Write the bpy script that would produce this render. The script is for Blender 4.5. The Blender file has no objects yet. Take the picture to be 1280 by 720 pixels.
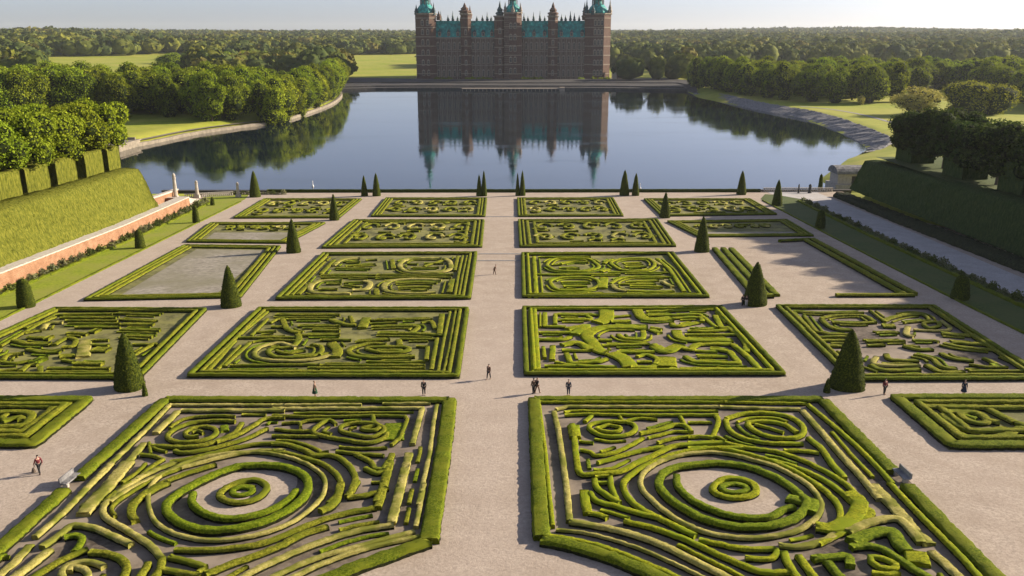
import bpy, bmesh, math, random
import numpy as np
from mathutils import Vector, Matrix, noise

# ---------------------------------------------------------------- camera, sky, sun, exposure
scene = bpy.context.scene
C = scene.collection
F = 1080.0; PITCH = math.radians(16.31); YAW = math.radians(0.306); H = 47.3
cam_d = bpy.data.cameras.new('camera'); cam = bpy.data.objects.new('camera', cam_d); C.objects.link(cam)
cam.location = (0, 0, H); cam.rotation_euler = (math.pi/2 - PITCH, 0, -YAW)
cam_d.sensor_width = 36.0; cam_d.lens = F/1280*36; cam_d.clip_start = 0.5; cam_d.clip_end = 40000
scene.camera = cam

SUN_EL = math.radians(21); SUN_AZ = math.radians(70)      # clockwise from +Y
sdir = Vector((math.cos(SUN_EL)*math.sin(SUN_AZ), math.cos(SUN_EL)*math.cos(SUN_AZ), math.sin(SUN_EL)))
world = bpy.data.worlds.new('World'); scene.world = world; world.use_nodes = True
wn = world.node_tree; bg = wn.nodes['Background']
sky = wn.nodes.new('ShaderNodeTexSky'); sky.sky_type = 'NISHITA'; sky.sun_disc = False
sky.sun_elevation = SUN_EL; sky.sun_rotation = SUN_AZ
sky.altitude = 50; sky.air_density = 0.7; sky.dust_density = 0.9; sky.ozone_density = 3.0
wb = wn.nodes.new('ShaderNodeMix'); wb.data_type = 'RGBA'; wb.blend_type = 'MULTIPLY'; wb.inputs[0].default_value = 1; wb.inputs[7].default_value = (1.00, 0.97, 1.06, 1)
hsv = wn.nodes.new('ShaderNodeHueSaturation'); hsv.inputs['Saturation'].default_value = 0.62; wn.links.new(sky.outputs[0], hsv.inputs['Color'])
wn.links.new(hsv.outputs[0], wb.inputs[6]); wn.links.new(wb.outputs[2], bg.inputs[0]); bg.inputs[1].default_value = 0.075
sun_d = bpy.data.lights.new('sun', 'SUN'); sun_d.energy = 5.0; sun_d.angle = math.radians(0.6); sun_d.color = (1.0, 0.86, 0.68)
sun = bpy.data.objects.new('sun', sun_d); C.objects.link(sun); sun.rotation_euler = sdir.to_track_quat('Z', 'Y').to_euler()
scene.view_settings.view_transform = 'Standard'; scene.view_settings.look = 'None'
scene.view_settings.exposure = 1.02; scene.view_settings.gamma = 1.0; scene.view_settings.use_curve_mapping = False
cy = scene.cycles
cy.max_bounces = 6; cy.diffuse_bounces = 2; cy.glossy_bounces = 3; cy.transmission_bounces = 3; cy.volume_bounces = 1
cy.use_denoising = True; cy.sample_clamp_indirect = 4.0

random.seed(7); rng = np.random.default_rng(7)

# ---------------------------------------------------------------- pixel <-> place (measuring the photograph)
cp, sp_, cyw, syw = math.cos(PITCH), math.sin(PITCH), math.cos(YAW), math.sin(YAW)
FW = (syw*cp, cyw*cp, -sp_); RT = (cyw, -syw, 0.0); UP = (syw*sp_, cyw*sp_, cp)
SL = 0.05108; G0 = 15.16
def G(y): return G0 - SL*y
def ray(u, v):
    a = (u-640)/F; b = -(v-360)/F
    return tuple(FW[i]+a*RT[i]+b*UP[i] for i in range(3))
def gd(u, v, h=0.0):
    d = ray(u, v); t = (G0+h-H)/(d[2]+SL*d[1]); return (t*d[0], t*d[1])
def atz(u, v, z=0.0):
    d = ray(u, v); t = (z-H)/d[2]; return (t*d[0], t*d[1])
def proj(x, y, z):
    q = (x, y, z-H); w = sum(q[i]*FW[i] for i in range(3)); a = sum(q[i]*RT[i] for i in range(3)); b = sum(q[i]*UP[i] for i in range(3))
    return 640+F*a/w, 360-F*b/w, w

# ---------------------------------------------------------------- materials
def nmat(name, rough=0.9, spec=0.2):
    m = bpy.data.materials.new(name); m.use_nodes = True
    b = m.node_tree.nodes['Principled BSDF']; b.inputs['Roughness'].default_value = rough
    b.inputs['Specular IOR Level'].default_value = spec
    return m, m.node_tree, b
def ramp(nt, fac, stops):
    r = nt.nodes.new('ShaderNodeValToRGB'); e = r.color_ramp.elements
    while len(e) < len(stops): e.new(0.5)
    for i, (p, c) in enumerate(stops): e[i].position = p; e[i].color = (*c, 1)
    nt.links.new(fac, r.inputs[0]); return r.outputs[0]
def noise_n(nt, scale, detail=4, rough=0.6, coord='Object', stretch=None):
    src = nt.nodes.new('ShaderNodeNewGeometry').outputs['Position'] if coord == 'World' else nt.nodes.new('ShaderNodeTexCoord').outputs[coord]
    if stretch:
        mp = nt.nodes.new('ShaderNodeMapping'); mp.inputs['Scale'].default_value = stretch; nt.links.new(src, mp.inputs[0]); src = mp.outputs[0]
    n = nt.nodes.new('ShaderNodeTexNoise'); n.inputs['Scale'].default_value = scale; n.inputs['Detail'].default_value = detail
    n.inputs['Roughness'].default_value = rough; nt.links.new(src, n.inputs['Vector']); return n.outputs[0]
def mixc(nt, fac, a, b, mode='MIX'):
    m = nt.nodes.new('ShaderNodeMix'); m.data_type = 'RGBA'; m.blend_type = mode
    if isinstance(fac, (int, float)): m.inputs[0].default_value = fac
    else: nt.links.new(fac, m.inputs[0])
    for s, k in ((a, 6), (b, 7)):
        if isinstance(s, tuple): m.inputs[k].default_value = (*s, 1)
        else: nt.links.new(s, m.inputs[k])
    return m.outputs[2]
def bump(nt, b, h, strength, dist):
    n = nt.nodes.new('ShaderNodeBump'); n.inputs['Strength'].default_value = strength; n.inputs['Distance'].default_value = dist
    nt.links.new(h, n.inputs['Height']); nt.links.new(n.outputs[0], b.inputs['Normal'])
def simple(name, stops, scale, rough=0.9, bs=0.0, bd=0.02, bscale=None, spec=0.2, detail=5, coord='Object', big=None):
    m, nt, b = nmat(name, rough, spec)
    f = noise_n(nt, scale, detail, 0.65, coord); col = ramp(nt, f, stops)
    if big:
        f2 = noise_n(nt, big[0], 3, 0.55, coord); col = mixc(nt, ramp(nt, f2, [(0.35, (0, 0, 0)), (0.68, (1, 1, 1))]), col, big[1], 'MIX' if len(big) < 3 else big[2])
    nt.links.new(col, b.inputs['Base Color'])
    if bs: bump(nt, b, noise_n(nt, bscale or scale, 5, 0.7, coord), bs, bd)
    return m
def foliage(name, dark, mid, lite, scale=3.0, transl=0.25, rnd=0.0, bs=0.8, bd=0.08, coord='World', patch=None, st=None):
    m, nt, b = nmat(name, 0.85, 0.06)
    f = noise_n(nt, scale, 6, 0.75, coord, st)
    col = ramp(nt, f, [(0.36, dark), (0.5, mid), (0.64, lite)])
    if patch:
        f2 = noise_n(nt, patch[0], 3, 0.6, coord)
        col = mixc(nt, ramp(nt, f2, [(0.46, (0, 0, 0)), (0.60, (1, 1, 1))]), col, patch[1])
    if rnd:
        oi = nt.nodes.new('ShaderNodeObjectInfo'); hs = nt.nodes.new('ShaderNodeHueSaturation')
        mr = nt.nodes.new('ShaderNodeMapRange'); mr.inputs[3].default_value = 1-rnd; mr.inputs[4].default_value = 1+rnd
        nt.links.new(oi.outputs['Random'], mr.inputs[0]); nt.links.new(mr.outputs[0], hs.inputs['Value'])
        m2 = nt.nodes.new('ShaderNodeMapRange'); m2.inputs[3].default_value = 0.485; m2.inputs[4].default_value = 0.515
        ml = nt.nodes.new('ShaderNodeMath'); ml.operation = 'FRACT'; mm = nt.nodes.new('ShaderNodeMath'); mm.operation = 'MULTIPLY'; mm.inputs[1].default_value = 7.13
        nt.links.new(oi.outputs['Random'], mm.inputs[0]); nt.links.new(mm.outputs[0], ml.inputs[0]); nt.links.new(ml.outputs[0], m2.inputs[0]); nt.links.new(m2.outputs[0], hs.inputs['Hue'])
        nt.links.new(col, hs.inputs['Color']); col = hs.outputs[0]
    nt.links.new(col, b.inputs['Base Color'])
    if bs: bump(nt, b, noise_n(nt, scale*2.5, 4, 0.8, coord), bs, bd)
    if transl:
        tr = nt.nodes.new('ShaderNodeBsdfTranslucent'); nt.links.new(col, tr.inputs[0]); ms = nt.nodes.new('ShaderNodeMixShader'); ms.inputs[0].default_value = transl
        nt.links.new(b.outputs[0], ms.inputs[1]); nt.links.new(tr.outputs[0], ms.inputs[2])
        nt.links.new(ms.outputs[0], nt.nodes['Material Output'].inputs[0])
    return m
M = {}
def gravel(name, base, fine=3.6):
    m, nt, b = nmat(name, 0.95, 0.15)
    f = noise_n(nt, fine, 8, 0.75, 'World'); k = [tuple(c*s for c in base) for s in (0.55, 1.0, 1.4)]
    col = ramp(nt, f, [(0.3, k[0]), (0.5, k[1]), (0.72, k[2])])
    f2 = noise_n(nt, 0.35, 5, 0.6, 'World'); col = mixc(nt, ramp(nt, f2, [(0.38, (0, 0, 0)), (0.7, (0.7, 0.7, 0.7))]), col, tuple(c*s for c, s in zip(base, (0.76, 0.73, 0.70))))
    f3 = noise_n(nt, 0.06, 4, 0.5, 'World', (1, 0.25, 1)); col = mixc(nt, ramp(nt, f3, [(0.42, (0, 0, 0)), (0.7, (0.4, 0.4, 0.4))]), col, tuple(c*s for c, s in zip(base, (1.12, 1.12, 1.18))))
    nt.links.new(col, b.inputs['Base Color']); bump(nt, b, f, 0.9, 0.05); return m
M['gravel'] = gravel('sandy_gravel', (0.408, 0.338, 0.268))
M['gravel_grey'] = gravel('grey_gravel', (0.34, 0.33, 0.31), 5)
M['path_pale'] = gravel('pale_stone_path', (0.46, 0.44, 0.42), 4)
M['soil'] = simple('bed_soil', [(0.3, (0.045, 0.035, 0.027)), (0.5, (0.10, 0.08, 0.06)), (0.7, (0.20, 0.16, 0.12))], 2.2, bs=0.5, coord='World', big=(0.16, (0.31, 0.255, 0.195)))  # base kept darker to stand in for shade in the hedge gaps
M['soil_green'] = simple('bed_soil_with_low_green', [(0.3, (0.04, 0.04, 0.018)), (0.5, (0.10, 0.10, 0.035)), (0.7, (0.20, 0.18, 0.09))], 1.4, bs=0.5, coord='World', big=(0.3, (0.24, 0.23, 0.07)))
M['soil_plot'] = simple('bare_plot_soil', [(0.3, (0.17, 0.15, 0.115)), (0.5, (0.27, 0.245, 0.20)), (0.7, (0.37, 0.34, 0.28))], 1.1, bs=0.6, bd=0.05, coord='World', big=(0.12, (0.20, 0.185, 0.12)))
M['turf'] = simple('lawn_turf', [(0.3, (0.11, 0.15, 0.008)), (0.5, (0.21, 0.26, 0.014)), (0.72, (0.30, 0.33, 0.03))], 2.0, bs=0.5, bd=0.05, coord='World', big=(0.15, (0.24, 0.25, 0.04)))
M['turf_shaded'] = simple('shaded_turf', [(0.3, (0.03, 0.05, 0.010)), (0.5, (0.06, 0.09, 0.016)), (0.72, (0.10, 0.13, 0.028))], 2.0, bs=0.5, bd=0.05, coord='World', big=(0.15, (0.08, 0.10, 0.025)))  # darker copy of the turf, shade of the right side put into its colour
M['meadow'] = simple('meadow_grass', [(0.3, (0.15, 0.20, 0.012)), (0.5, (0.25, 0.30, 0.02)), (0.72, (0.35, 0.37, 0.04))], 0.2, bs=0.3, bd=0.2, coord='World', big=(0.02, (0.36, 0.34, 0.06)))
M['box'] = foliage('clipped_box', (0.07, 0.075, 0.006), (0.19, 0.20, 0.014), (0.36, 0.345, 0.04), 5.0, 0.12, bs=0.8, bd=0.10, patch=(0.5, (0.15, 0.175, 0.012)))
M['box_lime'] = foliage('bright_clipped_box', (0.10, 0.115, 0.005), (0.27, 0.295, 0.009), (0.42, 0.41, 0.025), 5.0, 0.12, bs=0.7, bd=0.10, patch=(0.5, (0.22, 0.27, 0.01)))
M['side_shade'] = foliage('hedge_side_shade', (0.008, 0.009, 0.004), (0.018, 0.02, 0.007), (0.04, 0.042, 0.014), 6.0, 0.0, bs=1.0, bd=0.1)  # near-black lower hedge sides: shade on the sides put into the colour
M['box_tan'] = foliage('dry_topped_box', (0.24, 0.21, 0.05), (0.38, 0.34, 0.09), (0.48, 0.41, 0.15), 5.0, 0.1, bs=0.6, bd=0.08, patch=(0.35, (0.19, 0.20, 0.03)))
M['box_green'] = foliage('lush_green_box', (0.06, 0.10, 0.004), (0.17, 0.235, 0.008), (0.31, 0.35, 0.025), 4.5, 0.15, bs=1.0, bd=0.14)
M['box_border'] = foliage('border_box', (0.045, 0.065, 0.004), (0.11, 0.145, 0.007), (0.21, 0.235, 0.02), 6.0, 0.12, bs=0.5, bd=0.08, patch=(0.4, (0.15, 0.17, 0.012)))
M['yew'] = foliage('clipped_yew', (0.012, 0.02, 0.004), (0.036, 0.05, 0.006), (0.13, 0.145, 0.012), 6.0, 0.05, bs=1.0, bd=0.08)
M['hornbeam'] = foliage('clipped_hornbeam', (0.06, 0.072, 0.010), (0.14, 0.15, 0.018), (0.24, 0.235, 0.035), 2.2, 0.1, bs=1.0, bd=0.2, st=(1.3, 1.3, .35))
M['hornbeam_shaded'] = foliage('clipped_hornbeam_shaded', (0.03, 0.05, 0.015), (0.055, 0.085, 0.025), (0.09, 0.12, 0.035), 2.2, 0.1, bs=1.0, bd=0.2, st=(1.3, 1.3, .35))  # darker copy of the hornbeam, with the right terrace's shade in its colour
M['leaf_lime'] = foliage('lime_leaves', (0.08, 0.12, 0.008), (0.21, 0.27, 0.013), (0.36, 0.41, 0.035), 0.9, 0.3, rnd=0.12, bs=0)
M['leaf_lime_shaded'] = foliage('lime_leaves_shaded', (0.025, 0.045, 0.01), (0.055, 0.085, 0.016), (0.09, 0.12, 0.025), 0.9, 0.3, rnd=0.12, bs=0)  # darker copy of the lime leaves, painted for the shaded right row
M['leaf_oak'] = foliage('woodland_leaves', (0.07, 0.105, 0.008), (0.205, 0.26, 0.013), (0.35, 0.40, 0.032), 0.25, 0.3, rnd=0.3, bs=0)
M['leaf_blossom'] = foliage('yellow_blossom_leaves', (0.26, 0.24, 0.04), (0.45, 0.40, 0.08), (0.60, 0.54, 0.20), 0.5, 0.3, bs=0)
M['leaf_far'] = foliage('distant_leaves', (0.04, 0.055, 0.01), (0.10, 0.12, 0.016), (0.20, 0.21, 0.035), 0.02, 0.15, bs=0)
for _k, _c in enumerate([((0.035, 0.05, 0.012), (0.085, 0.105, 0.018), (0.17, 0.18, 0.035)), ((0.05, 0.06, 0.010), (0.13, 0.14, 0.018), (0.26, 0.25, 0.04)), ((0.025, 0.04, 0.014), (0.06, 0.085, 0.02), (0.12, 0.14, 0.035)), ((0.06, 0.06, 0.015), (0.14, 0.125, 0.025), (0.23, 0.20, 0.045))]):
    M['far%d' % _k] = foliage('distant_leaves', *_c, 0.05, 0.15, bs=0)
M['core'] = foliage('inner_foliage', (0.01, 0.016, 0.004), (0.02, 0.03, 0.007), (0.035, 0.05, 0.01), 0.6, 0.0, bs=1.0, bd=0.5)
M['bark'] = simple('bark', [(0.3, (0.06, 0.045, 0.035)), (0.7, (0.14, 0.11, 0.085))], 3, bs=0.6)
M['quay_stone'] = simple('tan_quay_stone', [(0.3, (0.14, 0.12, 0.09)), (0.6, (0.26, 0.225, 0.17)), (0.8, (0.36, 0.31, 0.24))], 0.5, bs=0.6, bd=0.1, coord='World')
M['stone'] = simple('pale_stone', [(0.3, (0.34, 0.30, 0.25)), (0.6, (0.50, 0.45, 0.38)), (0.8, (0.60, 0.55, 0.47))], 1.6, bs=0.3, spec=0.3)
M['stone_dark'] = simple('dark_rough_stone', [(0.3, (0.035, 0.033, 0.033)), (0.5, (0.07, 0.065, 0.062)), (0.72, (0.13, 0.12, 0.11))], 0.5, bs=0.8, bd=0.3, coord='World', big=(0.08, (0.05, 0.05, 0.05)))
M['revet'] = simple('grey_stone_revetment', [(0.3, (0.10, 0.10, 0.105)), (0.5, (0.20, 0.195, 0.19)), (0.72, (0.34, 0.33, 0.32))], 0.9, bs=0.9, bd=0.3, coord='World')
M['forest_floor'] = simple('forest_floor', [(0.3, (0.02, 0.028, 0.01)), (0.7, (0.06, 0.07, 0.025))], 0.2, coord='World')
M['glass'], _n, _b = nmat('window_glass', 0.15, 0.6); _b.inputs['Base Color'].default_value = (0.02, 0.022, 0.028, 1)
M['copper'] = simple('green_copper', [(0.3, (0.002, 0.10, 0.10)), (0.5, (0.004, 0.24, 0.215)), (0.7, (0.05, 0.55, 0.47))], 0.35, 0.6, bs=0.3, bd=0.2, coord='World', spec=0.4)
M['copper_dark'] = simple('dark_copper', [(0.3, (0.015, 0.035, 0.04)), (0.7, (0.04, 0.10, 0.10))], 0.5, 0.6, coord='World', spec=0.4)
def brick_mat(name, c1, c2, mortar, sc, w, h):
    m, nt, b = nmat(name, 0.85, 0.2)
    tc = nt.nodes.new('ShaderNodeNewGeometry'); sx = nt.nodes.new('ShaderNodeSeparateXYZ'); nt.links.new(tc.outputs['Position'], sx.inputs[0])
    ad = nt.nodes.new('ShaderNodeMath'); ad.operation = 'ADD'; nt.links.new(sx.outputs[0], ad.inputs[0]); nt.links.new(sx.outputs[1], ad.inputs[1])
    cb = nt.nodes.new('ShaderNodeCombineXYZ'); nt.links.new(ad.outputs[0], cb.inputs[0]); nt.links.new(sx.outputs[2], cb.inputs[1])
    br = nt.nodes.new('ShaderNodeTexBrick'); nt.links.new(cb.outputs[0], br.inputs['Vector']); br.inputs['Scale'].default_value = sc
    br.inputs['Brick Width'].default_value = w; br.inputs['Row Height'].default_value = h; br.inputs['Mortar Size'].default_value = 0.02
    br.inputs['Color1'].default_value = (*c1, 1); br.inputs['Color2'].default_value = (*c2, 1); br.inputs['Mortar'].default_value = (*mortar, 1)
    f = noise_n(nt, 0.5, 5, 0.7, 'World'); col = mixc(nt, ramp(nt, f, [(0.35, (0, 0, 0)), (0.7, (0.8, 0.8, 0.8))]), br.outputs[0], tuple(x*0.75 for x in c1))
    nt.links.new(col, b.inputs['Base Color']); bump(nt, b, f, 0.3, 0.05); return m
M['brick'] = brick_mat('orange_brick', (0.25, 0.115, 0.055), (0.35, 0.175, 0.09), (0.42, 0.32, 0.22), 1.0, 0.6, 0.2)
M['castle_brick'] = brick_mat('castle_red_brick', (0.12, 0.072, 0.052), (0.17, 0.10, 0.072), (0.22, 0.17, 0.13), 0.5, 1.0, 0.5)
M['sandstone'] = simple('castle_sandstone', [(0.3, (0.20, 0.165, 0.13)), (0.7, (0.38, 0.32, 0.25))], 0.4, bs=0.3, coord='World')
def plain(name, c, rough=0.8):
    m, nt, b = nmat(name, rough)
    f = noise_n(nt, 12, 3, 0.6); nt.links.new(ramp(nt, f, [(0.3, tuple(x*0.8 for x in c)), (0.7, tuple(min(1, x*1.15) for x in c))]), b.inputs['Base Color']); return m

# ---------------------------------------------------------------- object helpers
def mesh_obj(name, verts, faces, mats, parent=None, smooth=False, mi=None, loc=None):
    me = bpy.data.meshes.new(name)
    v = np.asarray(verts, dtype=np.float32)
    if loc is not None: v = v - np.asarray(loc, dtype=np.float32)
    if isinstance(faces, np.ndarray) and faces.ndim == 2:
        k = faces.shape[1]; n = len(faces)
        me.vertices.add(len(v)); me.vertices.foreach_set('co', v.ravel())
        me.loops.add(n*k); me.loops.foreach_set('vertex_index', faces.astype(np.int32).ravel())
        me.polygons.add(n); me.polygons.foreach_set('loop_start', np.arange(0, n*k, k, dtype=np.int32)); me.polygons.foreach_set('loop_total', np.full(n, k, dtype=np.int32))
        me.update(calc_edges=True)
    else:
        me.from_pydata([tuple(map(float, p)) for p in v], [], [list(map(int, f)) for f in faces])
    if not isinstance(mats, (list, tuple)): mats = [mats]
    for m in mats: me.materials.append(m)
    if mi is not None: me.polygons.foreach_set('material_index', np.asarray(mi, dtype=np.int32))
    if smooth: me.polygons.foreach_set('use_smooth', np.ones(len(me.polygons), dtype=bool))
    me.update()
    o = bpy.data.objects.new(name, me); C.objects.link(o)
    if loc is not None and parent is None: o.location = loc
    if parent: o.parent = parent
    return o
def tag(o, label=None, cat=None, group=None, kind=None):
    if label: o['label'] = label
    if cat: o['category'] = cat
    if group: o['group'] = group
    if kind: o['kind'] = kind
    return o
def empty(name, loc=(0, 0, 0), rz=0):
    o = bpy.data.objects.new(name, None); C.objects.link(o); o.location = loc; o.rotation_euler.z = rz; o.empty_display_size = 0.5; return o
def copy_tree(o, parent=None):
    c = o.copy(); C.objects.link(c); c.parent = parent
    for ch in list(o.children): copy_tree(ch, c)
    return c
class MB:
    """collects quads/ngons with a material slot"""
    def __init__(s): s.v = []; s.f = []; s.m = []
    def add(s, vs, fs, m=0):
        n = len(s.v); s.v += [tuple(p) for p in vs]; s.f += [[i+n for i in f] for f in fs]; s.m += [m]*len(fs)
    def box(s, x0, x1, y0, y1, z0, z1, m=0):
        s.add([(x0,y0,z0),(x1,y0,z0),(x1,y1,z0),(x0,y1,z0),(x0,y0,z1),(x1,y0,z1),(x1,y1,z1),(x0,y1,z1)],
              [(0,3,2,1),(4,5,6,7),(0,1,5,4),(1,2,6,5),(2,3,7,6),(3,0,4,7)], m)
    def lathe(s, cx, cy_, prof, n=8, m=0, rot=0.0, capb=False):
        vs = []; fs = []
        for r, z in prof:
            for k in range(n):
                a = rot+2*math.pi*k/n; vs.append((cx+r*math.cos(a), cy_+r*math.sin(a), z))
        for i in range(len(prof)-1):
            for k in range(n): fs.append((i*n+k, i*n+(k+1) % n, (i+1)*n+(k+1) % n, (i+1)*n+k))
        fs.append(tuple((len(prof)-1)*n+k for k in range(n)))
        if capb: fs.append(tuple(reversed(range(n))))
        s.add(vs, fs, m)
    def build(s, name, mats, parent=None, smooth=False, loc=None): return mesh_obj(name, s.v, s.f, mats, parent, smooth, s.m, loc)
HAZE = 0.00004
# ---------------------------------------------------------------- the lie of the land
lake = [(-104, 258.4), (-150, 262), (-172, 300), (-168, 352)] + [atz(u, v) for u, v in [(150,188),(190,180),(245,168),(300,160),(345,154),(385,142),(415,130),(426,120),(424,113),(470,112),(520,111.5),(640,111.5),(770,112),(858,114),(872,122),(930,134),(1000,148),(1040,162),(1072,177),(1084,187),(1072,194),(1058,199),(1048,207)]] + [(106, 292), (103, 258.4)]
lake = np.array(lake)
def sdist(px, py, poly):
    """distance to the polygon, negative inside"""
    d = np.full(px.shape, 1e9); ins = np.zeros(px.shape, bool); n = len(poly)
    for i in range(n):
        ax, ay = poly[i]; bx, by = poly[(i+1) % n]; ex, ey = bx-ax, by-ay
        t = np.clip(((px-ax)*ex+(py-ay)*ey)/(ex*ex+ey*ey+1e-9), 0, 1)
        d = np.minimum(d, np.hypot(px-ax-t*ex, py-ay-t*ey))
        c = ((ay > py) != (by > py)) & (px < ex*(py-ay)/(by-ay+1e-12)+ax); ins ^= c
    return np.where(ins, -d, d)
def sstep(a, b, x): t = np.clip((x-a)/(b-a), 0, 1); return t*t*(3-2*t)
def vnoise(x, y, s, seed=0):
    x = x/s+seed*17.3; y = y/s+seed*9.1
    return (np.sin(x*1.7+np.sin(y*1.3)*1.4)+np.sin(y*2.1+np.sin(x*0.9)*1.7)+np.sin((x+y)*0.77+1.3)+0.6*np.sin(3.1*x-2.3*y+np.sin(y*3)))/3.6
def hland(x, y):
    x = np.asarray(x, float); y = np.asarray(y, float); D = np.hypot(x, y)
    h = 3.2+np.interp(D, [0, 900, 1400, 2200, 3200, 4500, 6500, 9500], [0, 0, 3, 14, 25, 33, 40, 50])
    h = h+vnoise(x, y, 420)*np.interp(D, [0, 900, 2000, 5000], [0, 0.6, 5, 9])
    ang = x/np.maximum(y, 1)
    h = h+np.exp(-((ang-0.36)/0.16)**2)*np.interp(D, [0, 3500, 5200, 7000, 9500], [0, 0, 14, 22, 6])
    h = h+np.exp(-((ang+0.50)/0.10)**2)*np.interp(D, [0, 1500, 3000, 5000], [0, 0, 12, 8])
    return h
def hterr(x, y):
    x = np.asarray(x, float); y = np.asarray(y, float)
    h = hland(x, y); sd = sdist(x, y, lake)
    h = np.minimum(h, np.where((x > 100) & (y > 320) & (y < 780), 0.21, 0.35)*sd);
    h = np.where((sd > 0) & (y > 778) & (y < 940) & (x > -190) & (x < 190), np.minimum(h, 1.0), h); h = np.where(sd < 0, np.maximum(-3, 0.4*sd), h)
    tl = 15.7*sstep(-88, -91, x)*sstep(-165, -128, x)*sstep(219, 213.5, y); h = np.where((x < -88) & (tl > .5), np.maximum(h, tl), h)
    tr = 15.2*sstep(99, 101.5, x)*sstep(240, 236.5, y); h = np.where((x > 99) & (tr > .5), np.maximum(h, tr), h)
    g = (x > -89) & (x < 100) & (y < 258.5)
    return np.where(g, G(y)-0.6, h)
def axis(lo, fine0, fine1, hi, step):
    a = list(np.arange(fine0, fine1+.1, step)); s = step; p = fine1
    while p < hi: s *= 1.12; p += s; a.append(p)
    s = step; p = fine0; b = []
    while p > lo: s *= 1.25; p -= s; b.append(p)
    return np.array(b[::-1]+a)
gx = axis(-8200, -320, 320, 8200, 4); gy = axis(-400, -100, 860, 11000, 4)
X, Y = np.meshgrid(gx, gy); Z = hterr(X, Y)
V = np.stack([X.ravel(), Y.ravel(), Z.ravel()], 1); nx, ny = len(gx), len(gy)
ii = (np.arange(ny-1)[:, None]*nx+np.arange(nx-1)[None, :]).ravel()
Fq = np.stack([ii, ii+1, ii+nx+1, ii+nx], 1)
cxm = V[Fq, 0].mean(1); cym = V[Fq, 1].mean(1)
terr = mesh_obj('terrain', V, Fq, [M['meadow']], smooth=True); tag(terr, kind='structure')
def tpt(u, v):
    z = 3.2
    for _ in range(12):
        x, y = atz(u, v, z); z = float(hland(x, y))
    return x, y

# water
m, nt, b = nmat('lake_water', 0.02, 0.5); b.inputs['Base Color'].default_value = (0.006, 0.014, 0.02, 1); b.inputs['IOR'].default_value = 1.65
f1 = noise_n(nt, 0.55, 4, 0.6, 'World', (1, 0.55, 1)); f2 = noise_n(nt, 0.045, 3, 0.5, 'World')
mu = nt.nodes.new('ShaderNodeMath'); mu.operation = 'MULTIPLY'; nt.links.new(f1, mu.inputs[0]); nt.links.new(ramp(nt, f2, [(0.35, (0.35,)*3), (0.65, (1,)*3)]), mu.inputs[1])
bump(nt, b, mu.outputs[0], 0.08, 0.25); M['water'] = m
nt.links.new(ramp(nt, noise_n(nt, 0.02, 5, 0.65, 'World', (0.5, 1.6, 1)), [(0.46, (0.015,)*3), (0.66, (0.11,)*3)]), b.inputs['Roughness'])
wv = [(-420, 240, 0), (420, 240, 0), (420, 860, 0), (-420, 860, 0)]
tag(mesh_obj('lake_water', wv, [(0, 1, 2, 3)], m), kind='structure')

def ribbon(left, right, zl, zr):
    vs = []; fs = []
    for (a, b2, za, zb) in zip(left, right, zl, zr): vs += [(a[0], a[1], za), (b2[0], b2[1], zb)]
    for i in range(len(left)-1): fs.append((2*i, 2*i+1, 2*i+3, 2*i+2))
    return vs, fs
def offset_line(pts, d):
    out = []; n = len(pts)
    for i in range(n):
        a = pts[max(i-1, 0)]; c = pts[min(i+1, n-1)]; tx, ty = c[0]-a[0], c[1]-a[1]; L = math.hypot(tx, ty) or 1
        out.append((pts[i][0]-ty/L*d, pts[i][1]+tx/L*d))
    return out
def smoothline(pts, step, closed=False):
    pts = [tuple(p) for p in pts]
    if closed: P = [pts[-1]]+pts+[pts[0], pts[1]]
    else: P = [tuple(2*pts[0][k]-pts[1][k] for k in range(2))]+pts+[tuple(2*pts[-1][k]-pts[-2][k] for k in range(2))]
    out = []
    for i in range(1, len(P)-2):
        p0, p1, p2, p3 = P[i-1:i+3]; L = math.dist(p1, p2); n = max(1, int(L/step))
        for k in range(n):
            t = k/n; out.append(tuple(0.5*((2*p1[j])+(-p0[j]+p2[j])*t+(2*p0[j]-5*p1[j]+4*p2[j]-p3[j])*t*t+(-p0[j]+3*p1[j]-3*p2[j]+p3[j])*t**3) for j in range(2)))
    if not closed: out.append(pts[-1])
    return out
def strip(name, line, w0, w1, z, mat, **kw):
    l = offset_line(line, w0); r = offset_line(line, w1)
    zz = z if callable(z) else (lambda x, y: z)
    vs, fs = ribbon(l, r, [zz(*p) for p in l], [zz(*p) for p in r]); o = mesh_obj(name, vs, fs, mat); return tag(o, **kw)

# right bank: sloping stone revetment round the bay, path and lawn behind
rev = smoothline([atz(u, v) for u, v in [(866,118),(930,134),(1000,148),(1040,162),(1072,177),(1084,187),(1076,193)]], 2)
vs = []; fs = []; n = len(rev); offs = [-1.2, 0, 3.5, 7.5, 11.5, 12.5]; zz = [-1.0, 0.25, 1.4, 2.5, 3.45, 3.0]
lines = [offset_line(rev, d) for d in offs]
for i in range(n):
    f = min(1, i/24, (n-1-i)/16+0.15)
    for k, L in enumerate(lines):
        a = rev[i]; p = L[i]; q = (a[0]+(p[0]-a[0])*max(f, .15), a[1]+(p[1]-a[1])*max(f, .15))
        j = (rng.random()-.5)*0.9; vs.append((q[0], q[1], zz[k]*max(f, .35)+(j if 0 < k < 5 else 0)))
for i in range(n-1):
    for k in range(5): fs.append((i*6+k, i*6+6+k, i*6+7+k, i*6+1+k))
tag(mesh_obj('stone_revetment', vs, fs, M['revet'], smooth=False), 'grey sloping stone revetment curving round the right bay of the lake', 'revetment')
strip('lakeside_path', smoothline([tpt(u, v) for u, v in [(1000,133),(1040,137),(1080,144),(1110,152),(1145,161),(1185,172)]], 5), -1.3, 1.3, lambda x, y: float(hland(x, y))+0.12, M['gravel_grey'], kind='structure')

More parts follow.
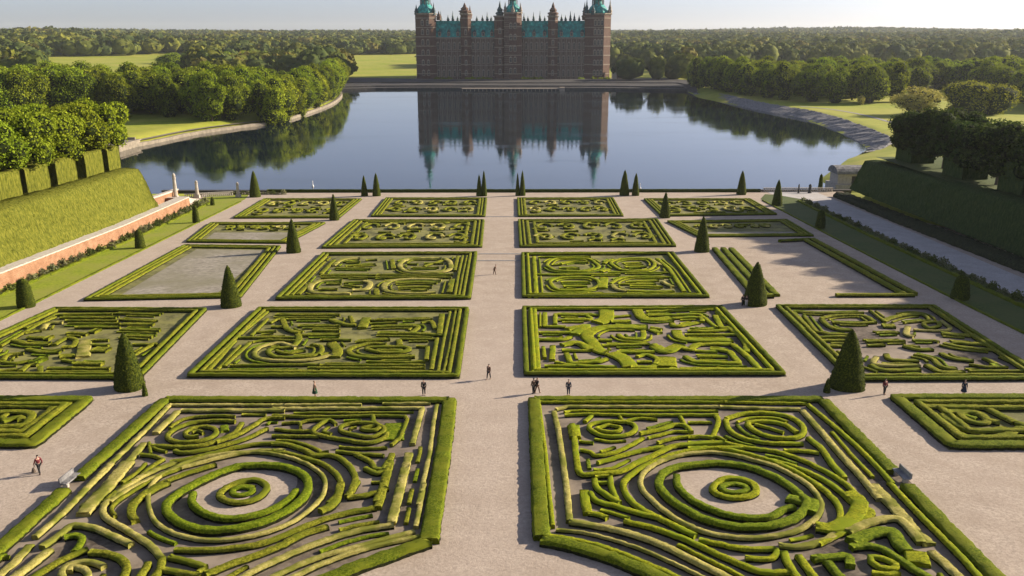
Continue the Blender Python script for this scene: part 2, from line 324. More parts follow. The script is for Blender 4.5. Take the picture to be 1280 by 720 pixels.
# left bank: pale stone quay with a walk on it
lb = smoothline([atz(u, v) for u, v in [(150,187),(190,179.5),(245,168),(300,160),(345,154),(385,142),(415,130),(426,120),(424,114)]], 4)
mbq = MB()
def wall_along(mb, line, d0, d1, z0, z1, m=0, jitter=0.0):
    a = offset_line(line, d0); c = offset_line(line, d1); n0 = len(mb.v); vs = []; fs = []
    for p, q in zip(a, c):
        j = (rng.random()-.5)*jitter; vs += [(p[0], p[1], z0), (p[0], p[1], z1+j), (q[0], q[1], z1+j), (q[0], q[1], z0)]
    for i in range(len(line)-1):
        for k in range(3): fs.append((4*i+k, 4*i+4+k, 4*i+5+k, 4*i+1+k))
    L = 4*(len(line)-1); fs += [(0, 1, 2, 3), (L+3, L+2, L+1, L)]
    mb.add(vs, fs, m)
wall_along(mbq, lb, 0.6, -1.2, -2, 1.5, 0, 0.25)
q = mbq.build('lake_quay_wall', [M['quay_stone']]); tag(q, 'pale rough stone quay wall along the left wooded bank of the lake', 'wall')
strip('bank_path', lb, 2.0, 5.0, 2.1, M['quay_stone'], kind='structure')
# square stone landing at the near end of that quay
mbl = MB(); cx0, cy0 = atz(158, 185, 0)
mbl.box(cx0-10, cx0+3, cy0-14, cy0+8, -2, 2.6); mbl.box(cx0-10.4, cx0+3.4, cy0-14.4, cy0+8.4, 2.6, 3.0); mbl.box(cx0-8, cx0-7, cy0-12, cy0+6, 3.0, 4.0); mbl.box(cx0-8, cx0+2, cy0+5, cy0+6, 3.004, 4.0)
tag(mbl.build('stone_landing', [M['quay_stone']], loc=(cx0, cy0, 0)), 'square pale stone landing stage where the left quay begins', 'landing')

# far bank: dark stone embankment in front of the castle
fl = [atz(u, v) for u, v in [(420,113.5),(470,112),(520,111.5),(640,111.5),(770,112),(858,114),(872,119)]]
fb = [atz(u, v, 5) for u, v in [(427,97),(470,97),(520,98),(640,99),(770,98),(835,97),(868,101)]]
vs = []; fs = []; ks = [(0, -2), (0.001, 1.6), (0.10, 1.8), (0.101, 2.9), (0.45, 3.3), (0.451, 4.1), (0.97, 4.9), (1.0, 3.0)]
fl2 = []; fb2 = []
for i in range(len(fl)-1):
    for t in np.linspace(0, 1, 12, endpoint=False): fl2.append(tuple(np.array(fl[i])*(1-t)+np.array(fl[i+1])*t)); fb2.append(tuple(np.array(fb[i])*(1-t)+np.array(fb[i+1])*t))
fl2.append(fl[-1]); fb2.append(fb[-1])
for a, c in zip(fl2, fb2):
    for t, z in ks: vs.append((a[0]+(c[0]-a[0])*t, a[1]-0.5+(c[1]-a[1])*t, z))
K = len(ks)
for i in range(len(fl2)-1):
    for k in range(K-1): fs.append((i*K+k, i*K+K+k, i*K+K+k+1, i*K+k+1))
tag(mesh_obj('castle_embankment', vs, fs, M['stone_dark']), 'dark terraced stone embankment along the far shore below the castle', 'embankment')

# garden floor
def gsheet(name, x0, x1, y0, y1, dz, mat, **kw):
    vs = [(x0, y0, G(y0)+dz), (x1, y0, G(y0)+dz), (x1, y1, G(y1)+dz), (x0, y1, G(y1)+dz)]
    return tag(mesh_obj(name, vs, [(0, 1, 2, 3)], mat), **kw)
gsheet('gravel_ground', -90, 101, -80, 258.9, 0, M['gravel'], kind='structure')
def gpoly(name, pts, dz, mat, th=0.0, parent=None, loc=None, **kw):
    n = len(pts); top = [(x, y, G(y)+dz) for x, y in pts]
    if th:
        vs = top+[(x, y, G(y)+dz-th) for x, y in pts]; fs = [tuple(range(n))]+[(i, i+n, (i+1) % n+n, (i+1) % n) for i in range(n)]
    else: vs = top; fs = [tuple(range(n))]
    o = mesh_obj(name, vs, fs, mat, parent=parent, loc=loc); return tag(o, **kw)
gpoly('lawn_verge', [(-81.6, 60), (-69.0, 60), (-70.6, 123), (-72.3, 180), (-74.0, 241), (-76, 252), (-88, 252), (-84.8, 228), (-81.8, 180)], 0.03, M['turf'], kind='structure')
gpoly('lawn_verge', [(78, 60), (78.2, 124), (80.5, 180), (83.6, 239), (84.5, 246), (76, 252), (71.5, 241), (69.5, 180), (68.0, 123), (67.5, 60)], 0.03, M['turf_shaded'], kind='structure')
gpoly('side_path', [(78.2, 60), (78.4, 124), (80.7, 180), (83.8, 239), (78, 252), (78, 258.2), (96, 258.2), (92.6, 255), (90, 200), (86.8, 140), (86, 60)], 0.036, M['path_pale'], kind='structure')
# stone steps crossing the central path where the terraces change level
for v, lab in ((317.5, 'upper thin stone step across the central path above the third row of beds'), (326, 'lower thin stone step across the central path above the third row of beds'), (271, 'faint stone step across the far end of the central path')):
    x0, y0 = gd(606 if v < 300 else 598, v)
    mb = MB(); zt = G(y0); mb.box(-5.6, 2.6, y0-0.22, y0+0.22, zt-0.3, zt+0.10)
    tag(mb.build('stone_step', [M['gravel_grey']], loc=(-1.5, y0, zt)), lab, 'step')
# lake-edge wall and its dark hedge
mb = MB(); mb.box(-104, 104, 258.3, 259.6, -3, 2.15); mb.box(-104.2, 104.2, 258.1, 259.9, 2.15, 2.4)
tag(mb.build('garden_quay_wall', [M['stone_dark']]), 'long dark stone wall holding the garden above the near lake edge', 'wall')
# ---------------------------------------------------------------- hedges swept along traced lines
def hedge_geo(line, w, h, closed=False, taper=0.82, jit=0.05, top=0.04, foot=1.0, z0=0.0, zf=None, prof=None, hv=0.03):
    """line: (x,y) points already at the final spacing"""
    zf = zf or G
    P = np.array(line, float); n = len(P)
    if closed: T = np.roll(P, -1, 0)-np.roll(P, 1, 0)
    else: T = np.gradient(P, axis=0)
    T /= np.maximum(np.hypot(T[:, 0], T[:, 1])[:, None], 1e-6); N = np.stack([-T[:, 1], T[:, 0]], 1)
    prof = prof or [(-0.5*foot, -0.05), (-0.5, h*0.48), (-0.15-0.35*taper, h*0.93), (-0.43*taper-.02, h), (0, h+top*.4), (0.43*taper+.02, h), (0.15+0.35*taper, h*0.93), (0.5, h*0.48), (0.5*foot, -0.05)]
    k = len(prof); V = np.zeros((n, k, 3))
    wv = 1+0.025*np.sin(np.arange(n)*0.5+rng.random()*6)+(rng.random(n)-.5)*0.07; hvv = (rng.random(n)-.5)*2*hv
    for j, (o, z) in enumerate(prof):
        jx = (rng.random(n)-.5)*2*jit; jz = (rng.random(n)-.5)*2*jit*(0.7 if z > 0.1 else 0)
        V[:, j, :2] = P+N*((o*w*wv)+jx)[:, None]; V[:, j, 2] = z+jz+(hvv if z > 0.1 else 0)
    V[:, :, 2] += np.vectorize(zf)(V[:, :, 1])+z0
    V = V.reshape(-1, 3); F_ = []
    m = n if closed else n-1
    i = np.arange(m)[:, None]; j = np.arange(k-1)[None, :]; i2 = (i+1) % n
    Fq = np.stack([i*k+j, i2*k+j, i2*k+j+1, i*k+j+1], -1).reshape(-1, 4)[:, ::-1]
    if not closed:   # end caps as quads over the profile
        caps = []
        for a in range(k//2-0):
            b_ = k-1-a
            if b_-1 > a: caps.append((a, a+1, b_-1, b_))
        c0 = np.array(caps); Fq = np.concatenate([Fq, c0, (c0+(n-1)*k)[:, ::-1]])
    return V, Fq
def join_geo(gs):
    vs = []; fs = []; o = 0
    for v, f in gs: vs.append(v); fs.append(f+o); o += len(v)
    return np.concatenate(vs), np.concatenate(fs)
def dense(pts, step, closed=False):
    out = []; P = list(pts)+([pts[0]] if closed else [])
    for a, c in zip(P[:-1], P[1:]):
        L = math.dist(a, c); n = max(1, int(round(L/step)))
        for t in range(n): out.append((a[0]+(c[0]-a[0])*t/n, a[1]+(c[1]-a[1])*t/n))
    if not closed: out.append(tuple(pts[-1]))
    return out
def fuzz_geo(V, F_, per_m2, size):
    """small leaf sprigs standing off a hedge's skin"""
    a = V[F_[:, 0]]; b_ = V[F_[:, 1]]; c = V[F_[:, 2]]; d = V[F_[:, 3]]
    nrm = np.cross(c-a, d-b_); ar = np.linalg.norm(nrm, axis=1)/2; nrm = nrm/np.maximum(2*ar[:, None], 1e-9)
    cnt = rng.poisson(ar*per_m2); idx = np.repeat(np.arange(len(F_)), cnt); n = len(idx)
    if n == 0: return None
    s, t = rng.random((n, 1)), rng.random((n, 1))
    p = (a[idx]*(1-s)+b_[idx]*s)*(1-t)+(d[idx]*(1-s)+c[idx]*s)*t
    d1 = rng.normal(size=(n, 3)); d1 /= np.linalg.norm(d1, axis=1)[:, None]; d2 = np.cross(d1, rng.normal(size=(n, 3))); d2 /= np.linalg.norm(d2, axis=1)[:, None]
    sz = size*(0.6+0.8*rng.random((n, 1))); p = p+nrm[idx]*sz*0.3
    Q = np.stack([p-d1*sz, p+d2*sz*0.6, p+d1*sz, p-d2*sz*0.6], 1).reshape(-1, 3)
    return Q, np.arange(4*n).reshape(-1, 4)
BOXM = ['box']
MATN = {'b': 'box', 't': 'box_tan', 'g': 'box_green', 'e': 'box_border'}
def bed(name, label, group, border, strokes, soil='soil', cell=0.3, fz=0, bw=1.25, bh=0.75, border_open=False):
    """border: list of polylines (px lists); strokes: (T, kind, width, height, closed, pts)"""
    allp = [gd(u, v) for pl in border for (u, v) in pl]
    cx, cyy = sum(p[0] for p in allp)/len(allp), sum(p[1] for p in allp)/len(allp); loc = (cx, cyy, G(cyy))
    root = empty(name, loc); tag(root, label, 'parterre bed', group)
    return root, loc
def add_hedge(root, loc, pname, line, w, h, mat, closed=False, smooth=True, cell=0.3, fz=0, fs=0.05, taper=0.9, z0=0.0):
    if len(line) > 2 and smooth: L = smoothline(line, cell, closed)
    else: L = dense(line, cell, closed)
    if len(L) < 3 : L = dense(line, cell/3, closed)
    if len(L) < 3: L = [line[0], ((line[0][0]+line[-1][0])/2, (line[0][1]+line[-1][1])/2), line[-1]]
    V, Fq = hedge_geo(L, w, h, closed, jit=min(0.05, w*0.05), taper=taper, z0=z0+rng.random()*0.02)
    n_ = (len(L) if closed else len(L)-1); mi = np.zeros(len(Fq), np.int32); q = np.arange(n_*8) % 8; mi[:n_*8][(q == 0) | (q == 7)] = 1  # lowest side faces get the painted shade slot
    if fz:
        g = fuzz_geo(V, Fq[mi == 0], fz*1.6, fs)
        if g: V, Fq = join_geo([(V, Fq), g]); mi = np.concatenate([mi, np.zeros(len(Fq)-len(mi), np.int32)])
    mat = M[BOXM[0]] if mat is M['box'] else mat
    return mesh_obj(pname, V, Fq, [mat, M['side_shade']], parent=root, loc=loc, mi=mi)
    return mesh_obj(pname, V, Fq, M[BOXM[0]] if mat is M['box'] else mat, parent=root, loc=loc)
def offset_closed(poly, d):
    """inset a convex-ish polygon (x,y) by d"""
    n = len(poly); out = []
    A = sum(poly[i][0]*poly[(i+1) % n][1]-poly[(i+1) % n][0]*poly[i][1] for i in range(n)); s = 1 if A > 0 else -1
    for i in range(n):
        p0, p1, p2 = np.array(poly[i-1]), np.array(poly[i]), np.array(poly[(i+1) % n])
        e1 = (p1-p0)/np.linalg.norm(p1-p0); e2 = (p2-p1)/np.linalg.norm(p2-p1)
        n1 = np.array([-e1[1], e1[0]])*s; n2 = np.array([-e2[1], e2[0]])*s; k = 1+float(n1@n2)
        out.append(tuple(p1+(n1+n2)/max(k, .3)*d))
    return out
def do_strokes(root, loc, strokes, cell, fz, hs=0.45, pname='scroll_hedge', ws=1.02, poly=None, hole=None, gap=.95, iw=.36):
    cents = []
    for st in strokes:
        T, kind, w, closed, pts = st[:5]; h = st[5] if len(st) > 5 else hs
        nm = pname
        if closed: nm = 'ring_hedge'
        if T is not None: px = [(T[0]+a/T[2], T[1]+b_/T[2]) for a, b_ in pts]
        else: px = pts
        w = w*(ws if w < 1.3 else .5+.5*ws); h = h*.82; line = [gd(u, v, h) for u, v in px]
        sm_ = len(line) > 2 and not (len(st) > 6); cents.append((smoothline(line, .4, closed) if sm_ else dense(line, .4, closed), w, h, kind))
        add_hedge(root, loc, nm, line, w, h, M[MATN[kind]], closed, len(line) > 2 and not (len(st) > 6), cell, fz)

    if poly is None: return
    # thin low edging lines of box that run parallel to the scrolls wherever there is room
    pb = np.array(poly); done = []
    for ln, w, h, kind in sorted(cents, key=lambda c: -len(c[0])): done.append((np.array(ln), w))
    k = 0
    base_n = len(done)
    for ci in range(base_n):
        ln = [tuple(p) for p in done[ci][0]]
        if len(ln) < 8: continue
        for sgn in (-1, 1):
            off = np.array(offset_line(ln, sgn*(done[ci][1]/2+gap-.25))); ok = sdist(off[:, 0], off[:, 1], pb) < -2.0
            if hole is not None: ok &= np.hypot(off[:, 0]-hole[0], off[:, 1]-hole[1]) > hole[2]
            for dj, (pj, wj) in enumerate(done):
                if dj == ci: lim = done[ci][1]/2+gap-.45
                else: lim = wj/2+.52
                d = np.min(np.hypot(off[:, None, 0]-pj[None, :, 0], off[:, None, 1]-pj[None, :, 1]), 1); ok &= d > lim
            i = 0
            while i < len(off):
                if not ok[i]: i += 1; continue
                j = i
                while j < len(off) and ok[j]: j += 1
                if j-i >= 6 and k < 95:
                    seg = off[i:j]; o_ = add_hedge(root, loc, 'edging_hedge', [tuple(p) for p in seg[::2]], iw, .26, M['box_green'] if k % 3 == 0 else M['box'], False, True, .4, fz); k += 1; done.append((seg, iw))
                i = j
# ---------------------------------------------------------------- parterre beds, their scrolls measured off the photograph
A1 = (100, 486, 5); A2 = (340, 486, 5); A3 = (0, 576, 5); A4 = (200, 576, 5); A5 = (400, 576, 5)
R1 = (650, 486, 5); R2 = (860, 486, 5); R3 = (650, 576, 5); R4 = (860, 576, 5); R5 = (1024, 576, 5)
N = None; c1 = True; c0 = False
SA_L = [
 # second and third rows inside the border
 (A1,'t',.8,c0,[(560,95),(1280,95)],.4), (A2,'t',.7,c0,[(0,95),(560,92)],.4), (A2,'t',.7,c0,[(690,88),(990,85)],.4),
 (A1,'t',.75,c0,[(560,95),(400,260),(300,355),(150,500),(0,650)],.45,'x'), (A3,'t',.8,c0,[(700,10),(560,145),(400,310),(300,400),(215,470)],.45,'x'),
 (A2,'t',.7,c0,[(1030,95),(1010,200),(985,400),(940,600),(915,720)],.45,'x'), (A5,'t',.7,c0,[(650,140),(620,300),(598,405)],.45,'x'),
 (A1,'t',1.1,c0,[(630,128),(1280,128)],.45,'x'), (A2,'t',.9,c0,[(0,118),(940,113),(915,200),(875,340)],.45,'x'),
 (A1,'t',1.1,c0,[(610,135),(545,200),(470,270)],.45,'x'), (A1,'t',1.0,c0,[(400,335),(300,450),(150,605),(20,730)],.45,'x'), (A3,'t',1.4,c0,[(800,0),(700,120),(600,230),(515,325)],.5,'x'),
 (A2,'t',1.2,c0,[(855,400),(815,560),(775,720)],.45,'x'), (A5,'t',1.2,c0,[(530,40),(490,200),(445,380)],.45,'x'),
 # top left volute
 (A1,'b',.75,c0,[(970,195),(850,192),(700,205),(590,245),(545,290),(585,320),(680,325),(790,308),(850,270),(835,240),(770,228),(700,240),(655,268),(680,292),(740,285)],.5),
 (A1,'b',.5,c0,[(700,265),(740,255),(770,270)],.45),
 (A1,'b',.5,c0,[(970,165),(800,165),(660,180),(590,215),(560,240)],.45),
 (A1,'b',.8,c0,[(1010,205),(970,265),(880,308),(760,345),(600,355),(450,345)],.5),
 (A1,'b',.7,c0,[(1170,240),(1090,280),(1000,315),(880,350),(760,378),(640,392),(590,378)],.5),
 (A1,'b',.75,c0,[(1280,172),(1160,178),(1080,225),(970,285),(850,325)],.5),
 (A1,'g',1.2,c0,[(900,225),(905,260)],.35),
 (A1,'b',.6,c0,[(380,405),(450,410),(520,435),(480,455),(420,500),(385,530)],.45,'x'), (A1,'b',.5,c0,[(440,345),(470,370),(540,385)],.4),
 (A1,'b',.5,c0,[(430,330),(440,400)],.4),
 # sweeping arcs
 (A1,'b',.7,c0,[(1280,335),(1130,335),(980,358),(850,390),(700,425),(560,450)],.5),
 (A1,'t',.75,c0,[(1280,380),(1130,380),(950,405),(750,452),(600,492),(450,552),(300,622),(185,700)],.5),
 (A1,'b',.6,c0,[(500,480),(370,550),(260,610),(145,700)],.5),
 (A1,'b',.75,c0,[(850,465),(700,510),(560,560),(430,625),(340,690),(315,730)],.5),
 (A3,'t',.85,c0,[(1100,0),(990,40),(850,110),(720,205),(650,270),(655,340),(750,400),(850,460),(950,530),(1010,600)],.5),
 (A3,'b',.5,c0,[(1130,40),(1000,90),(850,170),(740,240),(695,290),(720,340)],.45),
 (A3,'b',1.0,c0,[(1050,125),(920,190),(835,260),(820,320),(845,365)],.55),
 (A4,'t',.6,c1,[(0,400),(100,450),(250,485),(400,487),(550,467),(700,427),(850,360),(960,275),(1020,200),(1030,120),(990,60),(900,5),(760,-40),(600,-60),(400,-50),(200,-10),(30,70),(-60,150),(-75,250),(-50,340)],.45),
 (A2,'b',.75,c0,[(0,380),(100,398),(250,438),(330,468),(400,525),(432,590),(400,660),(350,710)],.5), (A4,'b',1.1,c0,[(1130,130),(1110,210),(1070,270),(1000,305)],.55),
 (A2,'b',.9,c0,[(0,335),(100,342),(200,375),(270,410),(340,405),(420,425),(490,485),(520,555),(500,620),(470,665)],.5),
 # fountain rings
 (A4,'g',1.1,c1,[(35,280),(80,345),(170,395),(280,418),(400,418),(520,400),(650,365),(790,300),(900,210),(925,120),(870,60),(750,22),(600,15),(480,25),(350,70),(200,140),(80,215)],.7),
 (A4,'g',.95,c0,[(205,190),(195,240),(240,295),(330,335),(430,348),(560,335),(700,290),(810,225),(850,170)],.65),
 (A4,'b',.9,c1,[(370,205),(420,242),(500,252),(590,232),(650,190),(665,150),(610,112),(520,118),(430,150)],.5),
 (A4,'g',.9,c1,[(450,178),(500,160),(560,162),(580,182),(530,205),(465,203)],.36), (A4,'b',.9,c0,[(500,150),(590,160)],.28),
 # lower sweeps
 (A4,'b',.8,c0,[(90,545),(250,550),(420,540),(600,515),(750,467),(900,402),(1050,347),(1200,310),(1350,284)],.5),
 (A5,'b',1.0,c0,[(360,285),(400,150),(440,0)],.5,'x'), (A2,'b',.9,c0,[(650,700),(690,600),(720,480),(750,400)],.5,'x'),
 (A4,'b',.8,c0,[(60,592),(180,622),(285,655)],.5), (A4,'b',.8,c0,[(20,670),(130,690),(250,710)],.5), (A4,'b',.5,c0,[(285,655),(235,690)],.45),
 (A4,'b',.9,c0,[(280,700),(450,632),(600,580),(750,522),(900,445),(1050,400)],.5),
 (A5,'t',.8,c0,[(460,392),(300,415),(150,450),(0,500),(-120,545),(-250,600),(-400,670),(-520,740),(-640,820)],.5),
 (A5,'t',.7,c0,[(590,432),(400,482),(200,537),(0,592),(-150,650),(-300,720),(-440,800)],.45),
 (A5,'t',.65,c0,[(620,465),(400,510),(250,550),(100,600),(0,640),(-110,690),(-220,745),(-330,810)],.45),
 # top right volutes
 (A2,'b',.75,c0,[(640,220),(560,240),(620,252),(670,240),(650,212),(560,203),(470,212),(425,235),(440,260),(520,280),(600,292),(670,278),(700,240),(640,205),(630,160)],.5),
 (A2,'b',.75,c0,[(360,180),(300,215),(255,262),(330,290),(450,312),(600,330),(700,300),(720,270)],.5),
 (A2,'b',.6,c0,[(165,205),(250,190),(360,190),(400,215)],.45), (A2,'b',.6,c0,[(20,245),(120,257),(245,257)],.45), (A2,'b',.5,c0,[(60,210),(165,205),(180,235)],.45),
 (A2,'b',.6,c0,[(0,160),(200,168),(400,168),(640,160),(830,165),(845,185),(800,300),(745,345)],.45,'x'), (A2,'g',2.6,c0,[(770,215),(750,315)],.3),
 (A2,'b',.6,c0,[(0,288),(150,290),(290,292)],.45), (A2,'b',.5,c0,[(420,357),(550,367),(720,362)],.4), (A2,'b',.5,c0,[(660,230),(720,230)],.35),
 (A2,'b',.6,c0,[(400,385),(530,398),(700,410)],.45), (A2,'b',.75,c0,[(520,400),(620,450),(640,490),(690,500),(725,440)],.5,'x'),
 (A2,'b',.8,c0,[(580,490),(655,520),(705,500)],.5), (A2,'b',.8,c0,[(470,668),(560,662),(650,640),(720,612)],.5), (A2,'b',.6,c0,[(540,570),(500,640)],.45), (A2,'b',.45,c0,[(620,580),(720,578)],.4),
 (A2,'g',1.0,c0,[(720,520),(700,570)],.3),
 # bottom left corner
 (A3,'t',.9,c0,[(260,530),(350,470),(440,402),(520,398),(610,420),(700,460),(820,515)],.5),
 (A3,'t',1.1,c0,[(310,545),(200,635),(70,730)],.5,'x'), (A3,'g',.8,c0,[(400,470),(470,458),(512,470),(495,520),(465,560)],.5),
 (A3,'b',.8,c0,[(550,545),(450,580),(350,630),(220,710),(150,770)],.5), (A3,'b',.9,c0,[(560,560),(650,567),(750,600),(790,655),(760,730),(700,800)],.55),
 (A3,'t',.8,c0,[(650,650),(600,630),(520,622),(430,642),(385,690),(410,745),(500,760),(550,710),(520,665),(450,655),(430,680)],.5),
 (A3,'b',.8,c0,[(925,630),(885,700),(840,760)],.55), (A3,'b',.9,c0,[(1012,600),(1000,660),(960,730),(910,800)],.5),
 (A3,'g',.7,c0,[(30,575),(-100,660)],.5), (A3,'b',.6,c0,[(60,592),(0,602),(-80,610)],.4), (A3,'t',1.0,c0,[(190,520),(100,620),(-40,740)],.3,'x'),
 (A3,'b',.55,c0,[(910,10),(850,70),(760,130)],.45),
]
SA_R = [
 (R1,'b',.6,c0,[(120,92),(160,400),(180,620),(205,850)],.5,'x'),
 (R3,'b',.75,c0,[(185,462),(400,500),(600,560),(800,640),(980,720),(1150,810)],.5), (R1,'b',.6,c0,[(120,76),(440,76),(900,76),(1280,76)],.45,'x'), (R2,'b',.6,c0,[(230,77),(740,87)],.45),
 (R2,'b',.7,c0,[(750,92),(900,215),(1050,345),(1180,475),(1280,585)],.5,'x'), (R5,'b',.75,c0,[(440,130),(600,300),(750,450),(900,600),(1000,715),(1090,820)],.5,'x'),
 (R1,'t',.85,c0,[(212,135),(240,250),(270,450),(295,640),(310,820)],.45,'x'), (R3,'t',.95,c0,[(310,372),(500,402),(700,450),(900,522),(1100,622),(1280,712),(1420,800)],.5),
 (R1,'t',.8,c0,[(225,122),(300,104),(430,105),(900,106),(1250,106)],.45,'x'), (R2,'t',.8,c0,[(200,106),(500,117),(705,122)],.45),
 (R2,'t',1.0,c0,[(715,130),(850,280),(950,400),(1080,540),(1200,685)],.45,'x'), (R5,'t',1.3,c0,[(330,140),(450,262),(520,340),(600,440),(690,515)],.4,'x'), (R5,'t',1.1,c0,[(700,560),(800,645),(890,730),(960,800)],.45,'x'),
 (R1,'b',.65,c0,[(280,158),(430,152),(700,157),(1240,157)],.45), (R1,'b',.75,c1,[(430,235),(470,207),(560,198),(680,205),(725,235),(690,272),(600,290),(500,282)],.5),
 (R1,'b',.6,c0,[(480,238),(560,220),(630,240),(600,262),(520,258),(470,240)],.5),
 (R1,'b',.9,c0,[(325,215),(340,300),(350,400),(378,520),(480,522),(620,510),(740,450),(850,402),(960,352),(1130,335),(1280,330)],.5),
 (R1,'b',1.4,c0,[(335,225),(345,295)],.5), (R1,'b',.5,c0,[(370,322),(460,332)],.4), (R1,'b',.65,c0,[(375,375),(440,388),(480,412),(600,388),(700,342),(770,300)],.45),
 (R1,'b',.75,c0,[(485,455),(600,422),(740,382),(910,352)],.5), (R1,'b',.7,c0,[(450,160),(405,200)],.45), (R1,'b',.5,c0,[(620,165),(650,195),(740,180),(860,187)],.4),
 (R1,'b',.8,c0,[(750,272),(880,245),(970,217),(1040,228),(1070,262)],.5), (R1,'b',.6,c0,[(1000,165),(1050,252)],.45), (R1,'b',.6,c0,[(800,300),(870,285),(960,262),(1065,265)],.4),
 (R1,'b',.65,c0,[(860,330),(960,303),(1100,290),(1220,300)],.45),
 # arcs round the fountain bed
 (R1,'b',.85,c0,[(1400,362),(1280,362),(1150,366),(1000,392),(850,442),(720,512),(650,575),(662,645),(725,720),(830,780),(950,840),(1100,910)],.5),
 (R4,'t',.75,c1,[(0,395),(100,435),(250,465),(400,475),(550,460),(700,420),(800,350),(835,280),(820,230),(760,150),(650,80),(530,20),(450,0),(300,-40),(150,-60),(0,-50),(-100,-30),(-220,20),(-290,90),(-285,170),(-180,280),(-70,360)],.45),
 (R4,'g',1.1,c1,[(0,298),(100,348),(250,388),(400,400),(550,385),(680,335),(745,255),(690,190),(600,120),(480,60),(350,20),(200,2),(60,10),(-80,30),(-160,70),(-180,140),(-120,220)],.7),
 (R4,'g',.95,c0,[(-70,80),(-60,150),(30,235),(130,285),(260,328),(400,345),(520,335),(600,290),(670,280)],.65), (R4,'g',1.3,c0,[(620,220),(700,240),(780,250),(760,310)],.6),
 (R4,'b',.95,c1,[(155,160),(185,200),(280,222),(380,212),(428,180),(400,130),(320,102),(215,108)],.5), (R4,'g',.9,c1,[(215,155),(270,138),(350,150),(372,175),(300,190),(225,180)],.36),
 (R2,'b',.8,c0,[(0,365),(200,365),(380,402),(520,442),(640,492),(760,562),(860,632),(940,720),(950,800),(900,860)],.5),
 (R2,'b',.75,c0,[(0,332),(200,327),(380,362),(550,384),(700,432),(850,502),(980,582),(1050,650)],.5),
 (R2,'b',.8,c0,[(530,440),(700,492),(850,562),(960,640),(1040,712)],.5), (R4,'b',1.6,c0,[(1000,190),(1070,245),(1060,310),(1000,370),(900,410),(800,400)],.55),
 (R2,'b',.8,c0,[(600,378),(700,380),(820,395)],.45), (R2,'b',.9,c0,[(240,180),(350,148),(500,145),(640,170),(722,232),(700,288),(600,302),(480,282),(400,242),(375,205),(480,195),(600,215),(680,265)],.5),
 (R2,'b',.85,c0,[(235,185),(260,250),(350,302),(500,330),(720,336)],.5), (R2,'b',.6,c0,[(420,218),(510,240),(600,268)],.45),
 (R2,'b',.9,c0,[(750,300),(830,362),(900,460),(980,550)],.5), (R2,'b',.8,c0,[(170,155),(190,200),(150,300)],.45), (R2,'b',.6,c0,[(0,205),(150,205)],.4), (R2,'b',.5,c0,[(0,300),(160,292),(240,320)],.4),
 (R3,'b',.8,c0,[(465,105),(480,160),(550,212),(625,255)],.5), (R3,'b',.75,c0,[(565,90),(570,150),(605,235)],.5), (R3,'b',.6,c0,[(470,92),(570,85)],.45), (R3,'b',.5,c0,[(490,130),(560,130)],.45),
 (R3,'b',1.2,c0,[(400,180),(410,250),(425,320)],.5,'x'), (R3,'b',.75,c0,[(425,318),(480,325),(545,350)],.45), (R3,'b',.8,c0,[(435,190),(480,242),(600,275),(750,320),(880,350)],.5),
 (R3,'b',.8,c0,[(650,370),(800,402),(950,452),(1100,512),(1200,560),(1350,625),(1470,675),(1590,690),(1690,685)],.5),
 (R3,'t',.45,c0,[(225,425),(400,442),(600,492),(800,562),(1000,652),(1150,725),(1250,790)],.4),
 (R4,'b',.75,c0,[(70,482),(200,512),(350,540),(550,542)],.5), (R4,'b',.75,c0,[(360,600),(500,605),(555,575),(545,545)],.45),
 (R4,'b',.9,c0,[(600,560),(625,630),(690,730),(750,800)],.5), (R4,'b',.9,c0,[(690,585),(735,645),(790,720),(840,790)],.5),
 (R4,'t',1.0,c0,[(570,520),(700,530),(850,492),(930,450)],.4), (R5,'t',1.2,c0,[(180,435),(300,382),(430,352),(510,362),(600,452),(640,505)],.5),
 (R5,'g',1.3,c0,[(200,492),(330,442),(450,432),(500,502),(550,555)],.6), (R5,'g',1.0,c0,[(200,530),(300,520),(400,542),(520,622),(640,695),(720,740)],.55), (R5,'b',2.0,c0,[(600,560),(622,635)],.5),
 (R5,'b',.75,c1,[(320,592),(400,602),(478,640),(465,665),(380,658),(325,620)],.5), (R5,'b',.7,c0,[(330,690),(420,705),(500,690)],.45),
 (R4,'g',1.1,c0,[(780,602),(900,590),(1000,590),(1015,645)],.55), (R4,'g',1.0,c0,[(870,622),(920,682),(970,730)],.55), (R5,'b',1.0,c0,[(250,270),(330,320),(240,360)],.4), (R5,'b',.7,c0,[(0,515),(90,470),(170,435)],.4),
]
def outer(root, loc, pls, w, h, cell, fz, kind='e', sm=False, nm='border_hedge'):
    for pl in pls: add_hedge(root, loc, nm, [gd(u, v, h*0.6) for u, v in pl], w, h, M[MATN[kind]], False, sm, cell, fz, fs=0.06, taper=0.78)
def slab(root, loc, px, mat, dz=0.045):
    gpoly('bed_soil', [gd(u, v) for u, v in px], dz, M[mat], parent=root, loc=loc)
ringb = 'parterre beds of clipped box'
root, loc = bed('parterre_bed', 'largest near box parterre left of the central path, with round green rings', ringb,
    [[(201,498),(568,499),(543,676),(300,760),(-100,760)]], None)
slab(root, loc, [(201,498),(568,499),(543,678),(510,688),(470,702),(430,717),(380,741),(320,780),(230,850),(-90,850),(-200,850)] if False else [(201,498),(568,499),(543,678),(510,688),(470,702),(430,717),(380,741),(320,780),(-120,780)], 'soil')
gpoly('gravel_disc', smoothline([gd(A4[0]+a/5, A4[1]+b/5) for a, b in [(200,200),(220,280),(330,330),(450,345),(600,325),(760,260),(850,170),(840,90),(700,45),(550,35),(400,70),(260,130)]], .6, True), .06, M['gravel'], parent=root, loc=loc)
outer(root, loc, [[(207,499),(561,500)]], 1.25, .5, .35, 10)
outer(root, loc, [[(562,499),(559,530),(550,590),(536,676)]], 1.45, .5, .35, 14)
